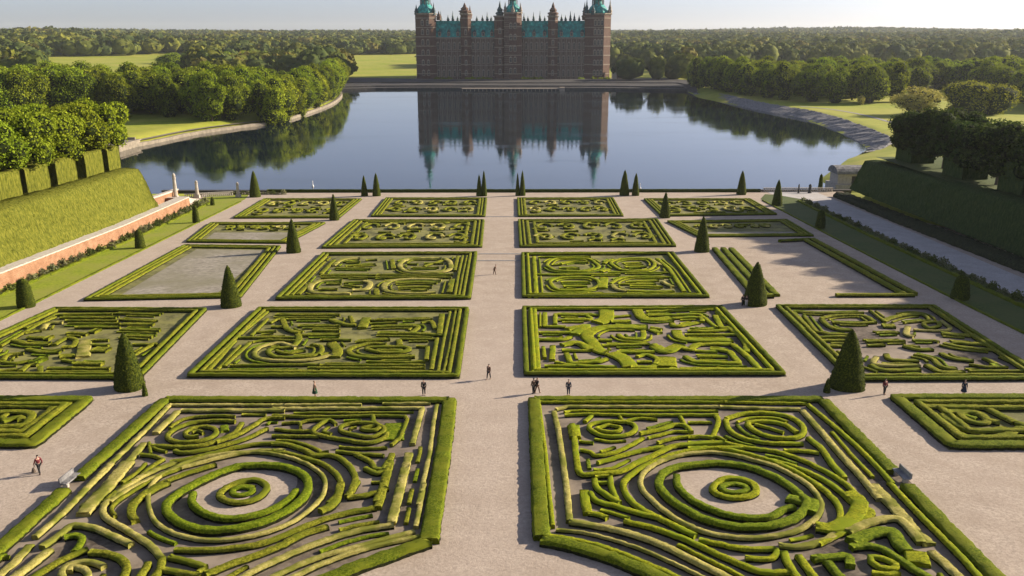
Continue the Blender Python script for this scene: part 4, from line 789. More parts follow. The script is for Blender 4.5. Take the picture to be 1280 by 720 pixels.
def px_cone(u, vb, vt, wpx, label, group, name='yew_cone', mat='yew', sharp=.64, vis=0, **k):
    x, y = gd(u, vb); sc = 0.0303*(vb-103); R = wpx/sc/2; y += R*0.9; x = x+(0)
    # top: height of the ray through (u, vt) above the plane at this depth
    d = ray(u, vt); zt = H+d[2]*y/d[1]; hh = zt-G(y)
    return tag(cone_obj(name, x, y, G(y), R, hh, M[mat], sharp, **k), label, 'topiary', group)
gb = 'large clipped yew cones along the cross walks'; gl = 'slim yew cones along the lake edge'; gv = 'small clipped yews on the side verges'
for u, vb, vt, w, lab in [
    (155,491,415,39,'tallest clipped yew cone at the left, leaning over the walk beside a tiny cone'), (285,386,331,27,'clipped yew cone between the bare plot and the second-row beds on the left'),
    (365,317,273,19,'clipped yew cone at the corner of the left bare plot, third from the lake'), (417,276,242,13,'smallest and farthest of the big yew cones left of the central path'),
    (1066,491,412,46,'widest dark yew cone standing in shade at the right crossing'), (947,384,327,32,'dark yew cone with two people standing at its left foot'),
    (879,316,270,20,'dark yew cone at the corner of the right gravel plot'), (832,273,240,14,'smallest and farthest of the big yew cones right of the central path')]:
    px_cone(u, vb, vt, w, lab, gb, fz=16)
for u, vb, vt, w, lab in [(317,247,213,15,'broad yew cone lit green on its right, leftmost on the lake edge'),(455,245.5,219,9,'left one of the pair of slim cones at the left cross walk end'),(470,245.5,216,11,'right one of the pair of slim cones at the left cross walk end'),
    (599,245.5,218,8,'left one of two touching slim cones just left of the central path end'),(605,245.5,213,8,'right one of two touching slim cones just left of the central path end'),(647,245,216,6,'thinnest lake cone, just right of the central path end'),(653,245,213,8,'slim lake cone beside the thinnest one, right of the central path end'),
    (781,245,212,13,'broad lake cone on the right beside a slimmer one'),(795,245,216,10,'slimmer lake cone on the right beside a broader one'),(928,244,213,13,'lake cone at the far right corner of the last parterre'),(973,258,224,14,'dark cone at the corner where the right verge starts')]:
    px_cone(u, vb, vt, w, lab, gl, fz=8, n=14, rows=12, sharp=.62)
for u, vb, vt, w, lab in [(28,386,348,22,'rounded small yew on the left verge, nearest of its row'),(173,311,286,13,'small dark yew on the left verge, second of its row'),(244,279,256,9,'narrow small yew on the left verge, third of its row'),(265,257,246,6,'tiny yew on the left verge near the stone stairs'),
    (1205,376,343,23,'blunt small yew in shade on the right verge, nearest of its row'),(1027,286,262,13,'small dark yew on the right verge, middle of its row'),(1026,238,217,6,'tiny slim yew beside the boathouse')]:
    px_cone(u, vb, vt, w, lab, gv, name='small_yew', fz=10, n=14, rows=10, sharp=.27)
px_cone(180, 496, 478, 8, 'tiny dark yew cone beside the foot of the tallest cone', None, name='small_yew', fz=8, n=10, rows=8, sharp=.5)
px_cone(1035, 492, 472, 10, 'tiny dark yew cone left of the widest cone', None, name='small_yew', fz=8, n=10, rows=8, sharp=.6)

ONES = 'first second third fourth fifth sixth seventh eighth ninth tenth eleventh twelfth thirteenth fourteenth fifteenth sixteenth seventeenth eighteenth nineteenth'.split()
def nth(i):
    i += 1
    if i < 20: return ONES[i-1]
    t, o = divmod(i, 10); return (['twentieth', 'thirtieth', 'fortieth', 'fiftieth'][t-2] if o == 0 else ['twenty', 'thirty', 'forty', 'fifty'][t-2]+'-'+ONES[o-1])
# ---------------------------------------------------------------- flowering shrubs on the verges
def shrub_mesh(seed, R=.9, hh=1.0, n=260, sz=.14):
    r = np.random.default_rng(seed); d = r.normal(size=(n, 3)); d /= np.linalg.norm(d, axis=1)[:, None]; d[:, 2] = np.abs(d[:, 2])
    rad = (0.75+0.35*r.random((n, 1)))*(1+0.2*np.sin(4*np.arctan2(d[:, 1], d[:, 0]))[:, None]); p = d*rad*np.array([R, R, hh])
    d1 = r.normal(size=(n, 3)); d1 /= np.linalg.norm(d1, axis=1)[:, None]; d2 = np.cross(d1, r.normal(size=(n, 3))); d2 /= np.linalg.norm(d2, axis=1)[:, None]
    Q = np.stack([p-d1*sz, p+d2*sz, p+d1*sz, p-d2*sz], 1).reshape(-1, 3); return Q, np.arange(4*n).reshape(-1, 4)
M['leaf_shrub'] = foliage('shrub_leaves', (0.045, 0.07, 0.012), (0.10, 0.13, 0.03), (0.19, 0.20, 0.06), 4, 0.3, rnd=0.25, bs=0)
M['leaf_flower'] = foliage('pale_flowering_leaves', (0.08, 0.10, 0.03), (0.17, 0.18, 0.07), (0.42, 0.40, 0.26), 5, 0.3, rnd=0.15, bs=0)
protos = [mesh_obj('verge_shrub', *shrub_mesh(s), M['leaf_flower' if s % 2 else 'leaf_shrub']) for s in range(4)]
first = [True]*4
def put_shrub(x, y, z, s, label, group, mx=4):
    i = random.randrange(mx)
    if first[i]: o = protos[i]; first[i] = False
    else: o = protos[i].copy(); C.objects.link(o)
    o.location = (x, y, z); o.scale = (s, s, s*random.uniform(.8, 1.25)); o.rotation_euler.z = random.random()*6.28
    tag(o, label, 'shrub', group)
for i in range(40):
    y = 96+i*3.6; x = -np.interp(y, [60, 130, 180, 228, 245], [81, 80.3, 80.7, 83.8, 86]); put_shrub(x+1.2+random.uniform(-.4, .4), y+random.uniform(-.5, .5), G(y), random.uniform(.8, 1.25), 'low flowering shrub at the foot of the brick wall, %s from the lake' % nth(39-i), 'flowering shrubs below the brick wall')
for i in range(40):
    y = 96+i*3.6; x = np.interp(y, [60, 124, 180, 239], [77, 77.2, 79.4, 82.4]); put_shrub(x+random.uniform(-.5, .3), y+random.uniform(-.5, .5), G(y), random.uniform(.7, 1.1), 'low shrub edging the pale right side path, %s from the lake' % nth(39-i), 'shrubs edging the right side path')
for k in range(11):
    put_shrub(-81+k*1.5, 252.5+random.uniform(-.4, .4), G(252), random.uniform(.7, .95), 'low shrub between stone stairs and broad lake cone, %s from the stairs' % nth(k), 'shrubs by the left lake corner')
# kerb hedges that edge the verges
for sx, pts in ((1, [(67.4, 60), (67.9, 123), (69.3, 180), (71.2, 238)]), (-1, [(-69.3, 60), (-70.6, 123), (-72.2, 180), (-73.7, 236)])):
    V, Fq = hedge_geo(dense(pts, 1.0), .45, .22, False, jit=.05); tag(mesh_obj('kerb_hedge', V, Fq, M['box_border']), 'low box edging between the %s verge and the side walk' % ('right' if sx > 0 else 'left'), 'hedge')

for sx, pts in ((1, [(75.4, 70), (75.6, 123), (77.6, 180), (80.6, 236)]), (-1, [(-77.6, 70), (-78.2, 123), (-78.7, 180), (-81.2, 234)])):
    V, Fq = hedge_geo(dense(pts, .8), .8, .38, False, jit=.12, hv=.12); g = fuzz_geo(V, Fq, 14, .09); V, Fq = join_geo([(V, Fq), g]); tag(mesh_obj('verge_hedge', V, Fq, M['box_border']), 'low uneven box band running along the %s verge before the shrubs' % ('right' if sx > 0 else 'left'), 'hedge')
# ---------------------------------------------------------------- left terrace: brick wall, tall hornbeam hedge, pleached limes over clipped blocks
ys = np.arange(70, 229, 2.0); wx = lambda y: -float(np.interp(y, [60, 130, 180, 228], [80.6, 80.9, 81.6, 84.6]))
mb = MB(); cop = MB()
for a, c in zip(ys[:-1], ys[1:]):
    za, zc = G(a)+2.3, G(c)+2.35
    mb.add([(wx(a), a, G(a)-.3), (wx(c), c, G(c)-.3), (wx(c)-.25, c, zc), (wx(a)-.25, a, za)], [(0, 1, 2, 3)])
    cop.add([(wx(a)-.1, a, za), (wx(c)-.1, c, zc), (wx(c)-.1, c, zc+.22), (wx(a)-.1, a, za+.22), (wx(c)-2.9, c, zc+.3), (wx(a)-2.9, a, za+.3)], [(0, 1, 2, 3), (3, 2, 4, 5)])
e = ys[-1]; mb.add([(wx(e), e, G(e)-.5), (-92, e, G(e)-.5), (-92, e, G(e)+2.1), (wx(e)-.25, e, G(e)+2.1)], [(0, 1, 2, 3)])
w = empty('brick_wall', (-82, 150, G(150))); tag(w, 'long low orange brick retaining wall with pale stone coping left of the garden', 'wall')
mb.build('brick_face', [M['brick']], w, loc=(-82, 150, G(150))); cop.build('coping', [M['stone']], w, loc=(-82, 150, G(150)))
def side_hedge(s, name, label, mat, y0, y1, base, top):
    """battered wall of hornbeam; base/top: (x, z) as functions of y"""
    n = int((y1-y0)/0.9); V = []; rows = 12; ph = rng.random()
    for i in range(n+1):
        y = y0+(y1-y0)*i/n; bx, bz = base(y); tx, tz = top(y)
        for k in range(rows+1):
            t = k/rows; q = t**.9; x = bx+(tx-bx)*q+0.10*math.sin(y*.7+k)+(rng.random()-.5)*.22; z = bz+(tz-bz)*t+(rng.random()-.5)*.15
            if k == rows: x += s*.25
            V.append((x, y+((y1-y0)*0 if 0 < i < n else 0)+ (0.0 if i < n else 2.6*(1-t)), z))
        V.append((tx+s*3.2, y, tz+.25+(rng.random()-.5)*.3)); V.append((tx+s*6.0, y, tz+(rng.random()-.5)*.3)); V.append((tx+s*6.5, y, bz-1))
    V = np.array(V); K = rows+4; i = np.arange(n)[:, None]; k = np.arange(K-1)[None, :]
    Fq = np.stack([i*K+k, (i+1)*K+k, (i+1)*K+k+1, i*K+k+1], -1).reshape(-1, 4)
    caps = np.array([(a, a+1, K-2-a, K-1-a) for a in range(K//2-1)]); Fq = np.concatenate([Fq, caps, caps+n*K])
    if s < 0: Fq = Fq[:, ::-1]
    g = fuzz_geo(V, Fq, 9, .16); V, Fq = join_geo([(V, Fq), g])
    return tag(mesh_obj(name, V, Fq, mat), label, 'hedge')
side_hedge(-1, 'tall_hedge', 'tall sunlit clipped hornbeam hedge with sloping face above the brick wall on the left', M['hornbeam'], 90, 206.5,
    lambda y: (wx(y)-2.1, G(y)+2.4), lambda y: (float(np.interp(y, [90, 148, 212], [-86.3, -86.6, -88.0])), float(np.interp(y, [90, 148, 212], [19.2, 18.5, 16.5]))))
side_hedge(1, 'tall_hedge', 'tall shaded clipped hornbeam hedge with sloping face above the right side path', M['hornbeam_shaded'], 96, 239,
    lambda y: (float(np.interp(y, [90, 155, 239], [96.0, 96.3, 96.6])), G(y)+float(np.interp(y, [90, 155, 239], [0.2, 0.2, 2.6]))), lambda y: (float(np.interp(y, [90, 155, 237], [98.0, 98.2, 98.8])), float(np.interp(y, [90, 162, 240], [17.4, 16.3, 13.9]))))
V, Fq = hedge_geo(dense([(91.5, 98), (91.6, 150), (93.4, 200), (96.2, 246)], 1.2), 4.8, 1.3, False, jit=.25, taper=.55)
Vf = fuzz_geo(V, Fq, 8, .18); V, Fq = join_geo([(V, Fq), Vf]); M['ivy'] = foliage('dark_ground_ivy', (0.018, 0.022, 0.012), (0.035, 0.042, 0.02), (0.07, 0.075, 0.035), 2.5, .1, bs=.8)
tag(mesh_obj('low_shrub_bank', V, Fq, M['ivy']), 'low dark shrub bank between the right side path and the tall shaded hedge', 'hedge')

# ---------------------------------------------------------------- foliage crowns
def leaf_quads(P_, N_, size, r, tilt=.7):
    n = len(P_); nn = N_+r.normal(size=(n, 3))*tilt; nn /= np.linalg.norm(nn, axis=1)[:, None]
    d1 = np.cross(nn, r.normal(size=(n, 3))); d1 /= np.linalg.norm(d1, axis=1)[:, None]; d2 = np.cross(nn, d1); sz = size*(0.55+0.9*r.random((n, 1)))
    return np.stack([P_-d1*sz, P_-d2*sz*.8, P_+d1*sz, P_+d2*sz*.8], 1).reshape(-1, 3), np.arange(4*n).reshape(-1, 4)
def ico(sub=1):
    bm = bmesh.new(); bmesh.ops.create_icosphere(bm, subdivisions=sub, radius=1); V = np.array([v.co[:] for v in bm.verts]); F_ = np.array([[v.index for v in f.verts] for f in bm.faces]); bm.free(); return V, F_
IV, IF = ico(2); IV1, IF1 = ico(1)
def crown_geo(seed, hh, R, zb, nblob=26, nleaf=2600, lsz=.8, boxy=0.0, br=.36, core=.84):
    r = np.random.default_rng(seed); cz = (hh+zb)/2; rz = (hh-zb)/2; cs = []
    for i in range(nblob):
        d = r.normal(size=3); d /= np.linalg.norm(d); q = r.random()**.35*(.72 if br > .3 else .78)
        if boxy: d = np.sign(d)*np.abs(d)**(1-boxy); d /= max(1e-6, np.max(np.abs(d))**boxy)
        c = np.array([d[0]*R*q, d[1]*R*q, cz+d[2]*rz*q*(.95)]); s = R*br*r.uniform(.75, 1.25)
        if c[2] < cz-rz*.3: s *= .8
        cs.append((c, s))
    cs.append((np.array([0, 0, cz]), R*.62))
    tot = sum(s*s for _, s in cs); LV = []; LF = []; o = 0; CV = []; CF = []; co = 0
    for c, s in cs:
        k = max(12, int(nleaf*s*s/tot)); d = r.normal(size=(k, 3)); d /= np.linalg.norm(d, axis=1)[:, None]; d[:, 2] = np.where(r.random(k) < .5, np.abs(d[:, 2]), d[:, 2])
        P_ = c+d*s*(.86+.3*r.random((k, 1))); q, f = leaf_quads(P_, d, lsz, r); LV.append(q); LF.append(f+o); o += len(q)
        v = IV*(s*core*(1+.16*(r.random((len(IV), 1))-.5)))+c; CV.append(v); CF.append(IF+co); co += len(v)
    return np.concatenate(LV), np.concatenate(LF), np.concatenate(CV), np.concatenate(CF)
def crown_mesh(name, seed, mats, **k):
    lv, lf, cv, cf = crown_geo(seed, **k); nl = len(lv)
    me = bpy.data.meshes.new(name); V = np.concatenate([lv, cv]).astype(np.float32); me.vertices.add(len(V)); me.vertices.foreach_set('co', V.ravel())
    li = np.concatenate([lf.ravel(), (cf+nl).ravel()]).astype(np.int32); me.loops.add(len(li)); me.loops.foreach_set('vertex_index', li)
    tot = np.concatenate([np.full(len(lf), 4), np.full(len(cf), 3)]).astype(np.int32); st = np.concatenate([[0], np.cumsum(tot)[:-1]]).astype(np.int32)
    me.polygons.add(len(tot)); me.polygons.foreach_set('loop_start', st); me.polygons.foreach_set('loop_total', tot); me.update(calc_edges=True)
    for m_ in mats: me.materials.append(m_)
    me.polygons.foreach_set('material_index', np.concatenate([np.zeros(len(lf)), np.ones(len(cf))]).astype(np.int32)); return me
def trunk_mesh(name, seed, hh, r0, r1, limbs=4):
    r = random.Random(seed); mb = MB(); prof = [(r0*1.5, -.6), (r0*1.1, .5), (r0, hh*.2), ((r0+r1)/2, hh*.6), (r1, hh)]; mb.lathe(0, 0, prof, 8)
    for i in range(limbs):
        a = r.random()*6.28; z0 = hh*r.uniform(.35, .6); L = hh*r.uniform(.35, .5); dx, dy = math.cos(a), math.sin(a); q = r0*.4
        b_ = [(dx*r0*.3-dy*q, dy*r0*.3+dx*q, z0), (dx*r0*.3+dy*q, dy*r0*.3-dx*q, z0), (dx*r0*.3, dy*r0*.3, z0+q*2), (dx*L, dy*L, z0+L*1.0)]; mb.add(b_, [(0, 1, 3), (1, 2, 3), (2, 0, 3)])
    me_o = mb.build(name, [M['bark']]); me = me_o.data; bpy.data.objects.remove(me_o); return me
def tree_thing(name, x, y, z, crown, trunk, s, rz, label, cat, group):
    t = empty(name, (x, y, z), rz); t.scale = s; tag(t, label, cat, group)
    for nm, me in (('trunk', trunk), ('crown', crown)):
        o = bpy.data.objects.new(nm, me); C.objects.link(o); o.parent = t
    return t
# pleached limes: crown as a clipped oblong on a stem, over a clipped block
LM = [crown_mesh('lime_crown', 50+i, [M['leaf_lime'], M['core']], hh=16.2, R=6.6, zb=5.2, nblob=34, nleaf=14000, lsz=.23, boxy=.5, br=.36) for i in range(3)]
LD = [crown_mesh('lime_crown', 60+i, [M['leaf_lime_shaded'], M['core']], hh=15.4, R=7.0, zb=1.8, nblob=48, nleaf=13000, lsz=.24, boxy=.65, br=.34) for i in range(3)]
LT = trunk_mesh('lime_trunk', 3, 8, .28, .16)
def block(name, x, y, z, sx, sy, hh, mat, label, group):
    pts = dense([(x, y-sy/2), (x, y+sy/2)], .6); V, Fq = hedge_geo(pts, sx, hh, False, jit=.07, taper=.97, zf=lambda q: z, top=.05)
    g = fuzz_geo(V, Fq, 10, .13); V, Fq = join_geo([(V, Fq), g]); return tag(mesh_obj(name, V, Fq, mat, loc=(x, y, z)), label, 'hedge', group)
ordn = ['nearest the lake', 'second from the lake', 'third from the lake', 'fourth from the lake', 'fifth from the lake', 'sixth from the lake', 'seventh from the lake', 'eighth from the lake', 'ninth from the lake', 'tenth from the lake', 'eleventh from the lake', 'twelfth from the lake']
for i, y in enumerate([204.5, 194.5, 182.0, 170.5, 160.0, 149.5]):
    x = -95.2-0.15*i*0; z = 15.7+(210-y)*.018
    tree_thing('lime_tree', x-.6, y+1.2, z, LM[i % 3], LT, (1.0, 1.12, 1.0+.03*math.sin(i*2)), (i*1.57//1.57)*1.57 % 6.28*0, 'clipped lime tree on the left terrace, %s in its row' % ordn[i], 'tree', 'clipped limes on the left terrace')
    block('hedge_block', x, y, z, 5.0, 8.6 if i else 6.6, 6.3, M['hornbeam'], 'box-shaped clipped hedge under the lime tree %s on the left terrace' % ordn[i], 'box-shaped hedges under the left limes')
for i in range(3): tree_thing('lime_tree', -108.5, 203-i*14.5, 15.7, LM[(i+1) % 3], LT, (1.0, 1.1, 1.0), 0, 'clipped lime tree in the rear row on the left terrace, %s from the lake' % nth(i), 'tree', 'second row of limes on the left terrace')
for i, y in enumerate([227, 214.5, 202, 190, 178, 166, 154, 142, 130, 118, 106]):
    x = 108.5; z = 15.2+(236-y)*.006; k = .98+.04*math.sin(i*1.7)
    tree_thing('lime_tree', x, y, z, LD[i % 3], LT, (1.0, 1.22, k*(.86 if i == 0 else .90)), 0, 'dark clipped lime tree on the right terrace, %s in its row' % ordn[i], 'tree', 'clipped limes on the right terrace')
    if i not in (1, 3, 6): block('hedge_block', x-1, y+(1 if i == 0 else 0), z, 6.0, 9.5, 6.4, M['hornbeam_shaded'], 'dark clipped block under the lime tree %s on the right terrace' % ordn[i], 'dark clipped blocks under the right limes')

tag(mesh_obj('shaded_terrace_lawn', [(100.5, 80, 15.42), (135, 80, 15.42), (135, 236, 15.42), (100.5, 236, 15.42)], [(0, 1, 2, 3)], M['turf_shaded']), kind='structure')  # dark sheet over the terrace grass, shade under the limes painted in
# ---------------------------------------------------------------- woods round the lake
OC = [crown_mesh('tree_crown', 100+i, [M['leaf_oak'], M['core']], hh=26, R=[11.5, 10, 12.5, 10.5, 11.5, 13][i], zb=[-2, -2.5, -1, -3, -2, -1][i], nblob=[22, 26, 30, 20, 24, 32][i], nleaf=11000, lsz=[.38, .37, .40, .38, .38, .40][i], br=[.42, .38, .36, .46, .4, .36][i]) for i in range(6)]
OT = trunk_mesh('tree_trunk', 9, 15, .55, .3)
placed = []
def put_tree(x, y, hh, k, label, group, wide=1.0, sink=0.0, name='broadleaf_tree'):
    s = hh/26; z = float(hterr(x, y))-sink; placed.append((x, y)); return tree_thing(name, x, y, z, OC[k], OT, (s*wide, s*wide, s), random.random()*6.28, label, 'tree', group)
def inpoly(u, v, P):
    c = False; n = len(P)
    for i in range(n):
        (x1, y1), (x2, y2) = P[i], P[(i+1) % n]
        if (y1 > v) != (y2 > v) and u < (x2-x1)*(v-y1)/(y2-y1+1e-9)+x1: c = not c
    return c
ntree = 0
lfront = [tpt(u, v) for u, v in [(-40,160),(40,155),(100,152),(150,149),(200,148),(243,148),(262,153),(300,150.5),(345,148),(375,139),(398,130),(415,120),(424,110),(428,101)]]
for q_, p in enumerate(offset_line(smoothline(lfront, 13.5), 5)):
    x, y = p[0]+random.uniform(-1.5, 1.5), p[1]+random.uniform(-2, 2)+3
    put_tree(x, y, random.uniform(25.5, 29), random.choice([0, 1, 3, 4]), 'tall leafy tree in the left bank front row, %s from the picture edge' % nth(q_), 'front row of trees on the left bank', .95, 1.0); ntree += 1
rfront = [tpt(u, v) for u, v in [(868,107),(900,113),(940,120),(985,125),(1040,129),(1090,129.5),(1118,128)]]
for q_, p in enumerate(smoothline(rfront, 17)):
    put_tree(p[0]+random.uniform(-1, 1), p[1]+random.uniform(-1.5, 1.5)+3, random.uniform(28, 31), random.choice([0, 1, 3]), 'dense rounded tree in the right bank line, %s from the castle' % nth(q_), 'line of rounded trees on the right bank', .95, 1.0); ntree += 1
Lw = [(-80,158),(60,153),(243,146),(345,146),(412,119),(425,103),(428,98),(400,100),(330,98),(240,103),(120,104),(0,104),(-80,104)]
L2 = [(205,93),(400,88),(425,95),(420,86),(330,83),(215,87)]
Rw = [(862,102),(930,115),(1040,126),(1118,124),(1165,112),(1215,118),(1262,124),(1275,138),(1380,142),(1380,84),(1000,84),(862,86)]
def scatter(poly, sp, hr, label, group, cap, ks=(0,1,2,3,4,5), wide=1.05, ymax=1500):
    global ntree; n0 = 0; xs = np.arange(-900, 1000, sp); yy = np.arange(380, ymax, sp*.95); cand = [(x+random.uniform(-.35, .35)*sp, y+random.uniform(-.35, .35)*sp) for x in xs for y in yy]; cand.sort(key=lambda p: p[1])
    for x, y in cand:
        z = float(hland(x, y)); u, v, w_ = proj(x, y, z)
        if not (-90 < u < 1390) or not inpoly(u, v, poly) or n0 >= cap: continue
        if (1100 < u < 1262 and v > 121) or (1262 <= u and v > 139): continue
        if float(sdist(np.array([x]), np.array([y]), lake)[0]) < 12: continue
        if any((x-a)**2+(y-b2)**2 < (sp*.6)**2 for a, b2 in placed[-400:]): continue
        put_tree(x, y, random.uniform(*hr), random.choice(ks), label, group, wide, .5); n0 += 1; ntree += 1
scatter(Lw, 17, (24, 30), 'broad leafy tree in the depth of the wood on the left bank', 'trees in the left bank wood', 90)
scatter(L2, 22, (24, 27), 'dark tree in the long even belt behind the left bank wood', 'dark belt of trees behind the left wood', 26, wide=1.1)
scatter(Rw, 20, (23, 30), 'broad leafy tree in the wood behind the right bank line', 'trees in the right bank wood', 120, wide=1.1)
# single trees that stand out
BL = crown_mesh('tree_crown', 200, [M['leaf_blossom'], M['core']], hh=17, R=9, zb=-1.5, nblob=32, nleaf=9000, lsz=.28, core=.4)
x, y = tpt(1146, 144); tree_thing('flowering_tree', x, y, float(hland(x, y)), BL, OT, (1.6, 1.6, .95), .4, 'pale yellow flowering tree with airy branches at the edge of the right lawn', 'tree', None)
x, y = tpt(1062, 131); tree_thing('flowering_tree', x+6, y-3, float(hland(x, y)), BL, OT, (.35, .35, .38), 1.9, 'small bare-looking pale shrub tree in front of the right bank line', 'tree', None)
RC = crown_mesh('tree_crown', 201, [foliage('golden_green_leaves', (0.14, 0.15, 0.012), (0.30, 0.31, 0.02), (0.45, 0.43, 0.045), .5, .3, bs=0), M['core']], hh=19, R=14, zb=-1.5, nblob=54, nleaf=22000, lsz=.30, br=.34)
x, y = tpt(1214, 141); tree_thing('round_tree', x, y-4, float(hland(x, y))-2.2, RC, OT, (1.6, 1.5, 1.08), 0, 'big dome-shaped golden green tree behind the right terrace limes', 'tree', None)
print('individual trees', ntree)

# far woods: one mass to the horizon
mead = [[(38,86),(60,70),(120,71),(240,66),(246,70),(236,80),(200,87),(60,88)], [(432,100),(428,79.5),(530,79.5),(530,104)], [(772,100),(772,85.5),(842,87),(842,99)]]
gapw = [mead[0], mead[1], mead[2]]
LVs = []; LM_ = []; CM_ = []; LFs = []; CVs = []; CFs = []; o1 = o2 = 0; D = 900.0; ncl = 0
near_polys = (Lw, L2, Rw); rr = np.random.default_rng(21); top_u = lambda u: 0
while D < 8200:
    sp = max(20, D/66); na = int(1.25*D/sp); 
    for j in range(na):
        a = -0.64+1.28*(j+rr.random())/na; d = D+rr.uniform(-.5, .5)*sp; x, y = d*math.sin(a), d*math.cos(a)
        if y < 500: continue
        z = float(hland(x, y)); u, v, _ = proj(x, y, z)
        if u < -60 or u > 1340 or v > 104: continue
        if any(inpoly(u, v, P) for P in near_polys) or any(inpoly(u, v, P) for P in gapw): continue
        if float(sdist(np.array([x]), np.array([y]), lake)[0]) < 60: continue
        hh = rr.uniform(19, 28); 
        ut, vt, _ = proj(x, y, z+hh)
        if any(inpoly(u, vt+1.0, P) or inpoly(u, (v+vt)/2, P) for P in gapw): continue
        if 505 < u < 785 and v > 85: continue
        if d > 1300 and vnoise(x, y, 520, 3) > .62: continue
        hh *= rr.uniform(.8, 1.2); R = sp*rr.uniform(.42, .85); mk = int(rr.choice(4, p=[.4, .25, .25, .1])); nq = 60 if D < 1800 else 34 if D < 3000 else 20; ce = np.array([x, y, z+hh*.5])
        dd = rr.normal(size=(nq, 3)); dd /= np.linalg.norm(dd, axis=1)[:, None]; dd[:, 2] = np.abs(dd[:, 2])*1.0-.15
        P_ = ce+dd*np.array([R, R, hh*.52])*(.85+.3*rr.random((nq, 1))); q, f = leaf_quads(P_, dd, sp*.16, rr, .5); LVs.append(q); LFs.append(f+o1); o1 += len(q); LM_.append(np.full(len(f), mk))
        bv, bf = (IV, IF) if D < 2200 else (IV1, IF1); vv = bv*np.array([R, R, hh*.52])*(.9+.22*(rr.random((len(bv), 1))-.5))+ce; CVs.append(vv); CFs.append(bf+o2); o2 += len(vv); ncl += 1; CM_.append(np.full(len(bf), mk))
    D += sp*.9
print('far clumps', ncl)
LVs = np.concatenate(LVs); LFs = np.concatenate(LFs); CVs = np.concatenate(CVs); CFs = np.concatenate(CFs)
me_a = mesh_obj('distant_woods', LVs, LFs, [M['far%d' % k] for k in range(4)], mi=np.concatenate(LM_)); tag(me_a, kind='stuff')
me_b = mesh_obj('distant_woods', CVs, CFs, [M['far%d' % k] for k in range(4)], mi=np.concatenate(CM_)); tag(me_b, kind='stuff')

# lawn on the right bank
lw = [tpt(u, v) for u, v in [(985,131),(1040,131),(1125,128),(1170,140),(1200,160),(1200,195)]]
# ---------------------------------------------------------------- the castle
KX = .8163; D0 = 912.0; cu = lambda u: (u-634)*KX; cz = lambda v: (103-v)*.79+.5
kroot = empty('castle', (4, D0+20, 3.0)); kloc = (4, D0+20, 3.0)
tag(kroot, 'huge dark red brick palace with green copper roofs and three tall towers across the lake', 'castle')
CM = [M['castle_brick'], M['sandstone'], M['copper'], M['copper_dark'], M['glass']]
def kpart(mb, name, parent=None): 
    return mb.build(name, CM, parent or kroot, loc=kloc)
def window_mesh(w=2.0, h=5.0):
    mb = MB(); t = .6
    mb.box(-w/2-t, -w/2, -.35, .1, -t, h+t, 1); mb.box(w/2, w/2+t, -.35, .1, -t, h+t, 1); mb.box(-w/2, w/2, -.35, .1, h, h+t, 1); mb.box(-w/2, w/2, -.45, .1, -t, 0, 1)
    mb.box(-w/2, w/2, -.08, .05, 0, h, 4); mb.box(-.13, .13, -.25, .04, 0, h, 1); mb.box(-w/2, -.13, -.24, .04, h*.62, h*.62+.22, 1); mb.box(.13, w/2, -.24, .04, h*.62, h*.62+.22, 1)
    mb.add([(-w/2-t, -.36, h+t), (w/2+t, -.36, h+t), (0, -.36, h+t+1.1)], [(0, 1, 2)], 1)
    return mb
wproto = {}
def add_window(parent, x, y, z, w=2.0, h=5.0, rz=0):
    key = (w, h)
    if key not in wproto:
        o = window_mesh(w, h).build('window', CM); wproto[key] = o.data; bpy.data.objects.remove(o)
    o = bpy.data.objects.new('window', wproto[key]); C.objects.link(o); o.parent = parent; o.location = (x-kloc[0], y-kloc[1], z-kloc[2]); o.rotation_euler.z = rz; return o
nwin = 0
